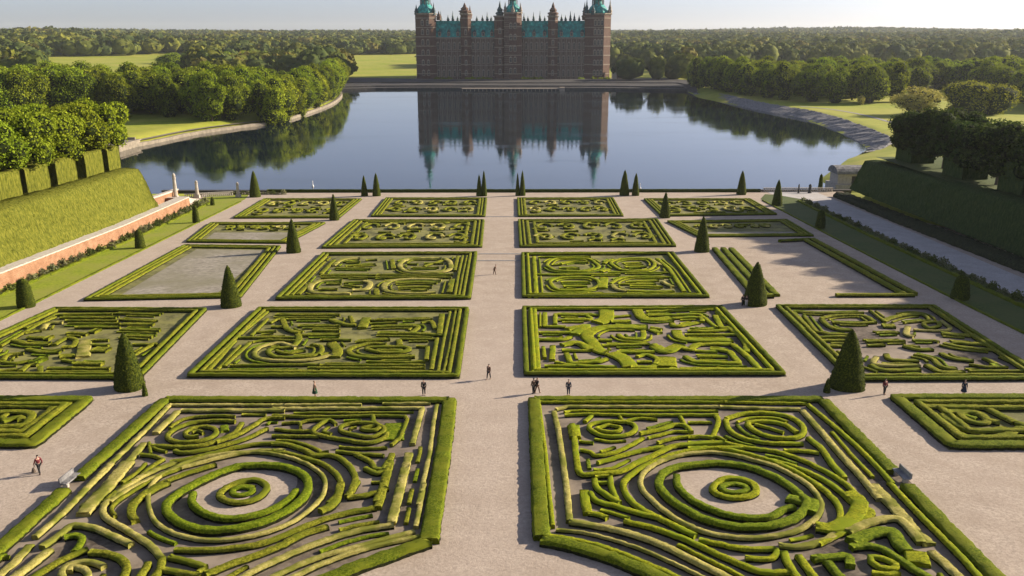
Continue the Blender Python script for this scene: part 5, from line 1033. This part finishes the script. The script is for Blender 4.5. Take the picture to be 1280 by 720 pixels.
def wing(u0, u1, yf, depth, vr=26, vw=47, cols=6):
    # bays between sandstone pilasters
    global nwin
    x0, x1 = cu(u0), cu(u1); zt = cz(vw); mb = MB(); mb.box(x0, x1, yf, yf+depth, 2.5, zt, 0)
    for z in (17, 31, zt-1.2): mb.box(x0-.05, x1+.05, yf-.35, yf-.002, z, z+.7, 1)
    mb.box(x0-.1, x1+.1, yf-.8, yf-.36, zt-.2, zt+.6, 1)
    n = cols*3+1
    for i in range(n):       # sandstone pilasters between the bays
        x = x0+(x1-x0)*i/(n-1); ww = .45 if i % 3 == 0 else .16; mb.box(x-ww, x+ww, yf-.5, yf-.36, 4, zt-1.3, 1)
    wl = kpart(mb, 'wall')
    for i in range(cols):
        x = x0+(x1-x0)*(i+.5)/cols
        for z, h in ((6.5, 5.6), (19.8, 6.5), (33.4, 6.0)):
            if nwin < 96: add_window(kroot, x, yf-.05, z, 1.9, h); nwin += 1
    mb = MB(); zr = cz(vr); ym = yf+depth/2
    mb.add([(x0, yf-.4, zt+.6), (x1, yf-.4, zt+.6), (x1, yf+4.5, zr), (x0, yf+4.5, zr), (x0, yf+depth+.4, zt+.6), (x1, yf+depth+.4, zt+.6), (x1, yf+depth-4.5, zr), (x0, yf+depth-4.5, zr)],
           [(0, 1, 2, 3), (5, 4, 7, 6), (3, 2, 6, 7), (1, 5, 6, 2), (4, 0, 3, 7)], 2)
    for i in range(int((x1-x0)/1.6)): mb.box(x0+1.6*i+.7, x0+1.6*i+.85, yf-.1, yf+4.3, zr+.02, zr+.25, 3)
    rf = kpart(mb, 'roof')
    for i in range(max(2, int((x1-x0)/8))):       # dormers low on the roof
        x = x0+(x1-x0)*(i+.5)/max(2, int((x1-x0)/8)); mb = MB(); z = zt+1.4
        mb.box(x-1.5, x+1.5, yf-.2, yf+3, z, z+4.2, 1); mb.box(x-.9, x+.9, yf-.3, yf-.203, z+.6, z+3.6, 4); mb.add([(x-1.9, yf-.4, z+4.2), (x+1.9, yf-.4, z+4.2), (x, yf-.4, z+7.2), (x-1.9, yf+3.4, z+4.2), (x+1.9, yf+3.4, z+4.2), (x, yf+3.4, z+7.2)], [(0, 1, 2), (0, 2, 5, 3), (1, 4, 5, 2)], 3); kpart(mb, 'dormer')
def spirelet(x, y, z, hh, r, m=0, n=6):
    mb = MB(); r = r*1.5; mb.lathe(x, y, [(r, z-3), (r, z), (r*1.25, z+.05), (r*1.2, z+hh*.12), (r*.7, z+hh*.2), (r*.85, z+hh*.34), (r*.6, z+hh*.45), (r*.3, z+hh*.6), (r*.35, z+hh*.64), (.08, z+hh)], n, m); return mb
def tower(u0, u1, vt, spires, yf, depth=None, name='tower', oct_=True, bands=7, rot=None):
    x0, x1 = cu(u0), cu(u1); cxx = (x0+x1)/2; R = (x1-x0)/2; cyy = yf+R; zt = cz(vt); mb = MB(); rt_ = math.pi/8 if rot is None else rot; n = 8 if oct_ else 4; rk = 1/math.cos(math.pi/n)
    mb.lathe(cxx, cyy, [(R*rk*1.04, 2.0), (R*rk*1.04, 5), (R*rk, 5.2), (R*rk, zt)], n, 0, rt_, False)
    for i in range(bands):
        z = 9+(zt-14)*i/(bands-1); mb.lathe(cxx, cyy, [(R*rk+.3, z), (R*rk+.3, z+.8)], n, 1, rt_, True)
    mb.lathe(cxx, cyy, [(R*rk+.3, zt-1.5), (R*rk+1.0, zt-.6), (R*rk+1.0, zt+.2), (R*rk+.2, zt+.21)], n, 1, rt_, True)
    t = kpart(mb, name)
    return t, cxx, cyy, R, zt
def put_wins(t, cxx, cyy, R, zs, offs, w=1.7, h=4.2):
    global nwin
    for z in zs:
        for o in offs: add_window(t, cxx+o, cyy-R-.05, z, w, h)
yf = D0
wing(544, 578, yf+6, 22, cols=5); wing(588, 620, yf+6, 22, cols=5); wing(648, 687, yf+6, 22, cols=6); wing(695, 734, yf+6, 22, cols=6)
big = []
# left tower
t, x, y, R, zt = tower(520, 545, 17, 1, yf-2); put_wins(t, x, y, R, [8, 18, 28, 38, 48, 57], [-2.6, 2.6])
def onion(x, y, z, R, top, parent, m=2):
    hh = top-z; mb = MB()
    mb.lathe(x, y, [(R*.95, z), (R*.98, z+hh*.03), (R*.72, z+hh*.14), (R*.42, z+hh*.22), (R*.40, z+hh*.30)], 8, m, math.pi/8)
    mb.lathe(x, y, [(R*.55, z+hh*.30), (R*.52, z+hh*.32), (R*.62, z+hh*.37), (R*.45, z+hh*.46), (R*.22, z+hh*.52)], 8, 3, math.pi/8)
    mb.lathe(x, y, [(R*.20, z+hh*.52), (R*.20, z+hh*.60), (R*.34, z+hh*.62), (R*.24, z+hh*.70), (R*.08, z+hh*.80), (R*.12, z+hh*.83), (.15, z+hh)], 8, m, 0)
    for k in range(8):
        a = math.pi*k/4; mb.lathe(x+R*.48*math.cos(a), y+R*.48*math.sin(a), [(R*.05, z+hh*.18), (R*.05, z+hh*.31)], 5, 3)
    return kpart(mb, 'spire', parent)
onion(x, y, zt+.2, R, 112, t); 
for dx, dy, hh in ((-.86, -.5, 7), (.86, -.5, 9), (-.5, .8, 8), (.55, .8, 9)): kpart(spirelet(x+R*dx, y+R*dy, zt+1.5, hh, 1.2, 3), 'pinnacle', t)
# centre tower with its lower stair turret
t2, x2, y2, R2, zt2 = tower(630, 652, 16, 1, yf-6); put_wins(t2, x2, y2, R2, [10, 21, 32, 43, 54], [-2.2, 2.2]); onion(x2, y2, zt2+.2, R2, 108, t2)
for dx, dy, hh in ((-.86, -.5, 9), (.86, -.5, 8), (0, -1, 6)): kpart(spirelet(x2+R2*dx, y2+R2*dy, zt2+1.5, hh, 1.1, 1), 'pinnacle', t2)
t3, x3, y3, R3, zt3 = tower(618, 632, 20, 1, yf-1); put_wins(t3, x3, y3, R3, [9, 19, 29, 39, 49], [0]); kpart(spirelet(x3, y3, zt3+1.5, 13, 2.4, 3), 'spire', t3)
# right tower
t4, x4, y4, R4_, zt4 = tower(731, 763, 17, 1, yf-3); put_wins(t4, x4, y4, R4_, [8, 18, 28, 38, 48, 57], [-3.4, 0, 3.4]); onion(x4, y4, zt4+.2, R4_*.9, 111, t4)
for dx, dy, hh in ((-.9, -.4, 12), (-.45, -.95, 7), (.9, -.4, 12), (.98, .4, 9), (-.98, .5, 10)): kpart(spirelet(x4+R4_*dx, y4+R4_*dy, zt4+1.5, hh, 1.3, 3 if dx < 0 else 1), 'pinnacle', t4)
# slim stair turrets between the wings
for u0, u1, vt, tall in ((576, 589, 17, 1), (685, 697, 20, 1)):
    t5, x5, y5, R5_, zt5 = tower(u0, u1, vt, 1, yf+1, name='turret'); put_wins(t5, x5, y5, R5_, [8, 18, 28, 38, 48], [0], 1.5, 3.8); kpart(spirelet(x5-(1 if u0 < 600 else 0), y5, zt5+1.5, 12 if u0 > 600 else 9, R5_*.62, 0), 'spire', t5)
    if u0 < 600: kpart(spirelet(x5+4.3, y5+2, zt5-2, 10, 1.3, 0), 'pinnacle', t5); kpart(spirelet(x5-4.2, y5+2, zt5-6, 7, 1.2, 0), 'pinnacle', t5)
# ridge pinnacles and chimneys
for u, h_ in ((551, 9), (560, 5), (566, 9), (572, 4), (596, 4), (603, 5), (609, 8), (614, 4), (655, 7), (660, 4), (667, 8), (675, 9), (681, 4), (702, 6), (707, 5), (713, 9), (718, 7), (724, 5)):
    kpart(spirelet(cu(u), yf+12, cz(26)+1, h_, .9, 3, 5), 'chimney')
for u, h_ in ((549, 6), (730, 10)): kpart(spirelet(cu(u), yf+7, cz(24)+2, h_, 1.6, 0), 'pinnacle')
# back wings so that the palace has depth
mb = MB(); mb.box(cu(524), cu(540), yf+20, yf+95, 2.5, cz(47), 0); mb.box(cu(745), cu(759), yf+20, yf+95, 2.5, cz(47), 0); kpart(mb, 'wall')
mb = MB()
for a, b2 in ((524, 540), (745, 759)):
    xa, xb = cu(a), cu(b2); xm = (xa+xb)/2; zt_ = cz(47); mb.add([(xa-.3, yf+28, zt_), (xb+.3, yf+28, zt_), (xm, yf+28, cz(28)), (xa-.3, yf+95, zt_), (xb+.3, yf+95, zt_), (xm, yf+95, cz(28))], [(0, 1, 2), (3, 5, 4), (0, 2, 5, 3), (1, 4, 5, 2)], 2)
kpart(mb, 'roof')
# pale plinth terrace under the castle
mb = MB(); mb.box(cu(515), cu(770), yf-22, yf+100, -1, 3.6, 1)
for i in range(60):
    xx = cu(518)+i*(cu(767)-cu(518))/59; mb.box(xx-.25, xx+.25, yf-21.8, yf-21.3, 3.6, 4.7, 1)
mb.box(cu(516), cu(769), yf-21.9, yf-21.2, 4.7, 5.0, 1); kpart(mb, 'balustrade_terrace')
# landing stage on the water below the castle
Yd = 785.0; ku = lambda u: Yd*((u-634)/1050.0); mb = MB(); mb.box(ku(580), ku(702), Yd-3, Yd+5, 1.5, 2.1)
for i in range(26): xx = ku(581)+(ku(701)-ku(581))*i/25; mb.box(xx-.35, xx+.35, Yd-2.6, Yd-1.9, -2, 1.5)
mb.box(ku(696), ku(702), Yd-4, Yd+5, -1, 3.0)
tag(mb.build('landing_stage', [M['sandstone']], loc=(0, Yd, 1.5)), 'long low pale landing stage on posts on the water before the castle', 'pier')
# small gatehouse right of the castle
xg = cu(768)-2; mb = MB(); mb.box(xg, xg+4, yf-8, yf+2, 3, 13.5, 0); mb.box(xg+4, xg+13, yf-8, yf+2, 3, 13, 1)
g = empty('gatehouse', (xg+6, yf-3, 3)); tag(g, 'small pale and red gatehouse close to the right tower of the castle', 'building')
mesh_obj('wall', mb.v, mb.f, [M['stone'], M['castle_brick']], g, mi=mb.m, loc=(xg+6, yf-3, 3))
mb = MB(); mb.add([(xg-.5, yf-8.5, 13.2), (xg+13.5, yf-8.5, 13.2), (xg+13.5, yf+2.5, 13.2), (xg-.5, yf+2.5, 13.2), (xg+2.5, yf-3, 17.5), (xg+10, yf-3, 17.5)], [(0, 1, 5, 4), (1, 2, 5), (2, 3, 4, 5), (3, 0, 4)], 0); mesh_obj('roof', mb.v, mb.f, [M['castle_brick']], g, loc=(xg+6, yf-3, 3))
for i in range(2): mb = MB(); mb.box(xg+5.5+4*i, xg+7+4*i, yf-8.15, yf-8.02, 6, 9, 0); mesh_obj('window', mb.v, mb.f, [M['glass']], g, loc=(xg+6, yf-3, 3))
# shrubs at the castle foot
cs_ = [shrub_mesh(77, 3.4, 3.2, 200, .55), shrub_mesh(78, 4.2, 2.6, 200, .55)]
for i, u in enumerate([548, 556, 563, 585, 592, 600, 605, 611, 655, 661, 668, 672, 676, 725, 741, 750, 758]):
    V, Fq = cs_[i % 2]; o = mesh_obj('castle_shrub', V, Fq, M['leaf_oak']); o.location = (cu(u), yf-17, 3.5); tag(o, 'green shrub at the foot of the castle wall, %s from its left tower' % nth(i), 'shrub', 'shrubs at the castle foot')
# ---------------------------------------------------------------- stone pillars, steps and boathouse by the lake
def pillar(x, y, z, hh, r, label, group):
    root = empty('stone_pillar', (x, y, z)); tag(root, label, 'pillar', group)
    mb = MB(); mb.box(-r*1.5, r*1.5, -r*1.5, r*1.5, -.4, hh*.16); mb.box(-r*1.2, r*1.2, -r*1.2, r*1.2, hh*.16, hh*.2); mb.build('plinth', [M['stone']], root)
    mb = MB(); mb.lathe(0, 0, [(r, hh*.2), (r*.95, hh*.5), (r*.75, hh*.78), (r*.95, hh*.80), (r*.95, hh*.84)], 10); mb.build('shaft', [M['stone']], root)
    mb = MB(); mb.lathe(0, 0, [(r*.5, hh*.84), (r*.85, hh*.88), (r*.8, hh*.93), (r*.4, hh*.97), (.03, hh)], 10); mb.build('finial', [M['stone']], root)
for u, vb, hh, r, lab in ((220.5, 252, 8.0, .55, 'tallest pale stone pillar at the head of the left lakeside stairs'), (247, 247, 5.0, .5, 'middle pale stone pillar on the left lakeside parapet'), (298, 246.5, 4.4, .45, 'rightmost pale stone pillar beside the broad lake cone')):
    x, y = gd(u, vb); pillar(x, y, G(y), hh, r, lab, 'stone pillars at the left lake corner')
# brick parapet wall running to the lake beside the stairs
mb = MB(); P0 = (-88.5, 226); P1 = (-93.6, 243)
def slabwall(mb, a, c, th, z0, za, zc, m=0):
    dx, dy = c[0]-a[0], c[1]-a[1]; L = math.hypot(dx, dy); nx_, ny_ = -dy/L*th/2, dx/L*th/2
    mb.add([(a[0]+nx_, a[1]+ny_, z0), (c[0]+nx_, c[1]+ny_, z0), (c[0]-nx_, c[1]-ny_, z0), (a[0]-nx_, a[1]-ny_, z0), (a[0]+nx_, a[1]+ny_, za), (c[0]+nx_, c[1]+ny_, zc), (c[0]-nx_, c[1]-ny_, zc), (a[0]-nx_, a[1]-ny_, za)], [(0, 3, 2, 1), (4, 5, 6, 7), (0, 1, 5, 4), (1, 2, 6, 5), (2, 3, 7, 6), (3, 0, 4, 7)], m)
w = empty('parapet_wall', (-90, 234, 3)); tag(w, 'short brick parapet wall with pale coping leading to the tallest stone pillar', 'wall')
slabwall(mb, (-89.5, 212), (-93.8, 243), .9, 0, 8.0, 5.2); mb.build('brick_face', [M['brick']], w, loc=(-90, 234, 3))
mb = MB(); slabwall(mb, (-89.5, 212), (-93.8, 243), 1.3, 5.202, 8.35, 5.5); mb2 = MB()
mb2.add([(-88.85, 212.1, 8.002), (-90.15, 211.9, 8.002), (-94.45, 242.9, 5.202), (-93.15, 243.1, 5.202), (-88.85, 212.1, 8.4), (-90.15, 211.9, 8.4), (-94.45, 242.9, 5.6), (-93.15, 243.1, 5.6)], [(0, 1, 2, 3), (4, 7, 6, 5), (0, 3, 7, 4), (1, 5, 6, 2), (0, 4, 5, 1), (2, 6, 7, 3)]); mb2.build('coping', [M['stone']], w, loc=(-90, 234, 3))
# stair flight and balustrade
mb = MB()
for i in range(10): mb.box(-93, -86.5, 230+i*1.1, 231.1+i*1.1, 0, G(230)+2.0-i*.28)
tag(mb.build('stone_stairs', [M['stone']], loc=(-90, 236, 3)), 'pale stone stairs descending to the lake at the end of the brick wall', 'stairs')
mb = MB(); root = empty('balustrade', (-84, 248, 2.6)); tag(root, 'short pale stone balustrade at the left corner of the garden by the lake', 'balustrade')
def balus(root, a, c, n, zf, loc):
    mb = MB(); mb2 = MB()
    for i in range(n):
        t = (i+.5)/n; x, y = a[0]+(c[0]-a[0])*t, a[1]+(c[1]-a[1])*t; z = zf(y); mb.lathe(x, y, [(.16, z+.15), (.22, z+.45), (.10, z+.85), (.16, z+1.0)], 7)
    slabwall(mb2, a, c, .5, zf(a[1])-.3, zf(a[1])+.15, zf(c[1])+.15); mb.build('balusters', [M['stone']], root, loc=loc)
    o = mb2.build('base', [M['stone']], root, loc=loc); mb3 = MB(); mb3.v = []; slabwall(mb3, a, c, .55, 0, 0, 0)
    mb3.v = [(p[0], p[1], zf(p[1])+(1.0 if i < 4 else 1.28)) for i, p in enumerate(mb3.v)]; mb3.build('rail', [M['stone']], root, loc=loc)
balus(root, (-92, 244), (-80, 250), 24, G, (-84, 248, 2.6))
root = empty('balustrade', (86, 257.4, 2.2)); tag(root, 'low dark railing of stone posts at the right end of the lake wall', 'balustrade'); balus(root, (77, 257.4), (98, 257.4), 30, G, (86, 257.4, 2.2))
for u, vb, lab in ((1012, 241.5, 'stout stone bollard on the pale quay at the right lake corner'), (998, 241.5, 'thin stone bollard left of the stout one at the right lake corner')):
    x, y = gd(u, vb); mb = MB(); r = .45 if u > 1000 else .25; mb.lathe(0, 0, [(r*1.3, 0), (r*1.3, .3), (r, .35), (r*.9, 2.0), (r*1.15, 2.1), (r*.8, 2.5), (.05, 2.8)], 10); o = mb.build('bollard', [M['stone_dark']]); o.location = (x, y, G(y)); tag(o, lab, 'bollard')
# boathouse: dark rounded roof, pale open side with a dark doorway
bx, by = 108.0, 270.0; root = empty('boathouse', (bx, by, 1.5)); tag(root, 'low boathouse with rounded dark roof and pale open side at the right lake corner', 'building')
mb = MB(); mb.box(-6, 7, -4, 5, -4, 1.2); mb.build('platform', [M['stone']], root)
mb = MB(); mb.box(-5, 6.5, 3.6, 4.2, 1.2, 4.4); mb.box(-5, -4.4, -2.5, 3.6, 1.2, 4.4); mb.box(-4.4, -.6, -2.4, -2.0, 1.2, 4.4); mb.box(1.0, 6.5, -2.4, -2.0, 1.2, 4.4); mb.box(-.6, 1.0, -2.4, -2.0, 3.6, 4.4); mb.build('wall', [M['stone']], root)
mb = MB(); vs = []
for k in range(9):
    a = math.pi*k/8; vs += [(-5.6, .9-math.cos(a)*4.1, 4.3+math.sin(a)*2.3), (7.2, .9-math.cos(a)*4.1, 4.3+math.sin(a)*2.3)]
mb.add(vs, [(2*k, 2*k+1, 2*k+3, 2*k+2) for k in range(8)]+[tuple(range(0, 18, 2)), tuple(range(17, 0, -2)), (0, 16, 17, 1)]); mb.build('roof', [M['revet']], root)
mb = MB(); mb.box(-.6, 1.0, -1.95, -1.85, 1.2, 3.6); mb.build('door', [M['stone_dark']], root)
# two swans-sized white buoys on the water
for u, v, lab in ((391, 233, 'white marker buoy on the water left of the central path'), (800, 236, 'white marker buoy on the water right of the central path')):
    x, y = atz(u, v, 0); mb = MB(); mb.lathe(0, 0, [(.3, -.4), (.4, 0), (.35, .4), (.15, .6), (.12, 1.5), (.18, 1.6), (.05, 1.9)], 10); o = mb.build('buoy', [plain('white_paint', (.7, .7, .68), .5)]); o.location = (x, y, 0); tag(o, lab, 'buoy')

# stone benches set in gaps of the big border hedges
def bench(u, v, rz, label):
    x, y = gd(u, v); root = empty('stone_bench', (x, y, G(y)), rz); tag(root, label, 'bench')
    mb = MB(); mb.box(-.95, .95, -.28, .28, .42, .54); mb.build('seat', [M['revet']], root)
    for s in (-1, 1): mb = MB(); mb.box(s*.65-.12, s*.65+.12, -.22, .22, 0, .418); mb.build('leg', [M['stone']], root)
    mb = MB(); mb.box(-.95, .95, .28, .38, .5, .95); mb.build('backrest', [M['revet']], root)
bench(89, 605, math.radians(83), 'grey stone bench in the gap of the left border hedge'); bench(1126, 599, math.radians(-85), 'grey stone bench in the gap of the right border hedge')
for u, v, lab in ((497, 0, ''),):
    pass

# ---------------------------------------------------------------- people
def skin_chain(name, pts, edges, rad, mat, parent, sub=2):
    me = bpy.data.meshes.new(name); me.from_pydata(pts, edges, []); o = bpy.data.objects.new(name, me); C.objects.link(o)
    md = o.modifiers.new('s', 'SKIN'); md.use_smooth_shade = True
    for i, r in enumerate(rad): me.skin_vertices[0].data[i].radius = r if isinstance(r, tuple) else (r, r)
    me.skin_vertices[0].data[0].use_root = True
    sb = o.modifiers.new('u', 'SUBSURF'); sb.levels = sub; sb.render_levels = sub
    dg = bpy.context.evaluated_depsgraph_get(); dg.update(); m2 = bpy.data.meshes.new_from_object(o.evaluated_get(dg)); bpy.data.objects.remove(o); m2.materials.clear(); m2.materials.append(mat); m2.name = name
    r = bpy.data.objects.new(name, m2); C.objects.link(r); r.parent = parent; return r
SKIN = plain('skin', (.45, .28, .2), .6)
def person(u, v, rz, label, shirt, trousers, hair, pose='walk', skirt=False, hh=1.78, lean=0.0, group=None):
    x, y = gd(u, v); root = empty('person', (x, y, G(y)), rz); root.scale = (hh/1.75,)*3; tag(root, label, 'person', group)
    st = .22 if pose == 'walk' else .05; lx = lambda z: lean*(z-.9)    # walks towards +y, leans towards +y
    P = {}; pts = []
    def add(n, p, r): P[n] = len(pts); pts.append((p, r))
    add('pel', (0, 0, .95), (.15, .11)); add('wai', (0, lx(1.1), 1.1), (.13, .10)); add('che', (0, lx(1.33), 1.33), (.165, .115)); add('nec', (0, lx(1.5), 1.48), .055); add('hb', (0, lx(1.57)+.01, 1.56), .07); add('hd', (0, lx(1.65)+.02, 1.66), (.082, .10)); add('ht', (0, lx(1.73)+.01, 1.735), .06)
    add('nose', (0, lx(1.63)+.115, 1.63), .018)
    for s, n in ((-1, 'l'), (1, 'r')):
        f = st*s
        add('hip'+n, (s*.09, 0, .90), .095); add('kn'+n, (s*.10, f*.6+.03, .50), .062); add('an'+n, (s*.10, f, .09), .042); add('to'+n, (s*.11, f+.17, .035), (.045, .03))
        add('sh'+n, (s*.19, lx(1.42), 1.42), .062); add('el'+n, (s*.25, lx(1.15)-f*.5-.02, 1.14), .042); add('wr'+n, (s*.25, lx(.95)-f*.8+.08, .90), .028); add('pa'+n, (s*.25, lx(.85)-f*.85+.10, .83), (.036, .018))
        for q in range(4): add('f%d%s' % (q, n), (s*.25+(q-1.5)*.017, lx(.8)-f*.85+.12, .745-.012*(1 if q in (1, 2) else 0)), .0095)
        add('th'+n, (s*.25-s*.03, lx(.85)-f*.85+.145, .80), .0105)
    E_ = [('pel', 'wai'), ('wai', 'che'), ('che', 'nec'), ('nec', 'hb'), ('hb', 'hd'), ('hd', 'ht'), ('hd', 'nose')]
    for n in 'lr': E_ += [('pel', 'hip'+n), ('hip'+n, 'kn'+n), ('kn'+n, 'an'+n), ('an'+n, 'to'+n), ('che', 'sh'+n), ('sh'+n, 'el'+n), ('el'+n, 'wr'+n), ('wr'+n, 'pa'+n), ('pa'+n, 'th'+n)]+[('pa'+n, 'f%d%s' % (q, n)) for q in range(4)]
    skin_chain('body', [p for p, _ in pts], [(P[a], P[b_]) for a, b_ in E_], [r for _, r in pts], SKIN, root, 1)
    def sub(names, edges, k, nm, mat, extra=0.014, scale=None):
        idx = {n: i for i, n in enumerate(names)}; pp = [pts[P[n]][0] for n in names]; rr = []
        for n in names:
            r = pts[P[n]][1]; r = r if isinstance(r, tuple) else (r, r); rr.append((r[0]+extra, r[1]+extra))
        return skin_chain(nm, pp, [(idx[a], idx[b_]) for a, b_ in edges], rr, mat, root, 1)
    sub(['che', 'wai', 'pel', 'shl', 'ell', 'wrl', 'shr', 'elr', 'wrr'], [('che', 'wai'), ('wai', 'pel'), ('che', 'shl'), ('shl', 'ell'), ('ell', 'wrl'), ('che', 'shr'), ('shr', 'elr'), ('elr', 'wrr')], 0, 'jacket', shirt, .02)
    if skirt:
        mb = MB(); mb.lathe(0, 0, [(.30, .42), (.24, .7), (.17, 1.02)], 12, capb=True); mb.build('skirt', [trousers], root)
    else: sub(['pel', 'hipl', 'knl', 'anl', 'hipr', 'knr', 'anr'], [('pel', 'hipl'), ('hipl', 'knl'), ('knl', 'anl'), ('pel', 'hipr'), ('hipr', 'knr'), ('knr', 'anr')], 0, 'trousers', trousers, .018)
    hx = lx(1.67); skin_chain('hair', [(0, hx-.03, 1.62), (0, hx-.025, 1.70), (0, hx+.01, 1.755)], [(0, 1), (1, 2)], [(.088, .075), (.098, .095), (.07, .07)], hair, root, 1)
    for s in (-1, 1): skin_chain('shoe', [(s*.10, st*s-.04, .05), (s*.11, st*s+.17, .04)], [(0, 1)], [(.055, .05), (.05, .038)], plain('shoe_leather', (.03, .025, .02)), root, 1)
    return root
dk = plain('black_cloth', (.02, .02, .022)); nv = plain('navy_cloth', (.025, .035, .06)); mr = plain('maroon_cloth', (.16, .03, .035)); br_ = plain('brown_cloth', (.10, .06, .04)); gn = plain('dark_green_cloth', (.02, .06, .03)); lt = plain('pale_cloth', (.5, .48, .45)); pk = plain('dusty_pink_cloth', (.35, .17, .16)); hd = plain('dark_hair', (.02, .014, .01)); hb = plain('brown_hair', (.10, .06, .035))
pr = person(50, 592.5, math.radians(60), 'person in maroon top and black trousers walking at far left with a broom', mr, dk, hd)
person(611, 474, math.radians(150), 'person in dark brown clothes walking alone on the central path', br_, dk, hd)
person(618, 343, math.radians(-100), 'person in brown leaning forward on the central path nearer the lake', br_, br_, hb, lean=.35)
person(394, 496, math.radians(-90), 'person in brown top and green skirt on the walk left of the central path', br_, gn, hb, 'stand', True)
person(530, 494, math.radians(170), 'slim person in black standing at the corner of the near left parterre', dk, dk, hd, 'stand')
person(667, 492, math.radians(30), 'left one of two dark-clothed people together behind the near right parterre corner', br_, dk, hd, 'stand')
person(671.5, 491.5, math.radians(-60), 'right one of two dark-clothed people together behind the near right parterre corner', dk, br_, hb, 'walk')
person(710.5, 494, math.radians(180), 'person in navy standing on the walk behind the near right parterre', nv, nv, hd, 'stand')
person(928, 382.5, math.radians(20), 'person in black at the left foot of the dark cone', dk, dk, hd, 'stand')
person(932.5, 383, math.radians(-20), 'person in pale trousers and black top beside the dark cone', dk, lt, hd, 'stand')
person(1105, 493, math.radians(200), 'person in a maroon jacket standing right of the widest cone', mr, dk, hd, 'stand')
person(1204, 494, math.radians(180), 'person in a long navy coat standing in the shade before the right parterre', nv, nv, hb, 'stand', True)
# the pole the left person carries
x, y = gd(40.5, 590.5); xa, ya = gd(49, 592); z = G(y)
mb = MB(); a_ = Vector((xa-.1, ya, z+1.1)); b_ = Vector((x+.15, y, z+.35)); d_ = (b_-a_); 
def rod(mb, a, c, r, n=6):
    d = (c-a).normalized(); s = d.orthogonal().normalized(); t = d.cross(s); vs = []
    for p in (a, c): vs += [tuple(p+(s*math.cos(2*math.pi*k/n)+t*math.sin(2*math.pi*k/n))*r) for k in range(n)]
    mb.add(vs, [(k, (k+1) % n, n+(k+1) % n, n+k) for k in range(n)]+[tuple(range(n))[::-1], tuple(range(n, 2*n))])
rod(mb, a_, b_, .025); root = empty('broom', (x, y, z)); tag(root, 'long handled broom held out by the person on the left walk', 'broom')
mesh_obj('handle', mb.v, mb.f, [M['bark']], root, loc=(x, y, z)); mb = MB(); mb.lathe(x+.12, y, [(.06, z+.42), (.12, z+.30), (.2, z+.0)], 8, capb=True); mesh_obj('bristles', mb.v, mb.f, [M['bark']], root, loc=(x, y, z))

# ---------------------------------------------------------------- air
"""HAZE"""
bpy.ops.mesh.primitive_cube_add(size=1) if False else None
hm = bpy.data.materials.new('haze_air'); hm.use_nodes = True; nt = hm.node_tree; nt.nodes.remove(nt.nodes['Principled BSDF'])
pv = nt.nodes.new('ShaderNodeVolumePrincipled'); pv.inputs['Color'].default_value = (.86, .92, 1.0, 1); pv.inputs['Density'].default_value = HAZE; pv.inputs['Anisotropy'].default_value = .3
nt.links.new(pv.outputs[0], nt.nodes['Material Output'].inputs['Volume'])
mb = MB(); mb.box(-8300, 8300, -450, 11200, -5, 180); o = mb.build('haze', [hm]); tag(o, kind='stuff')
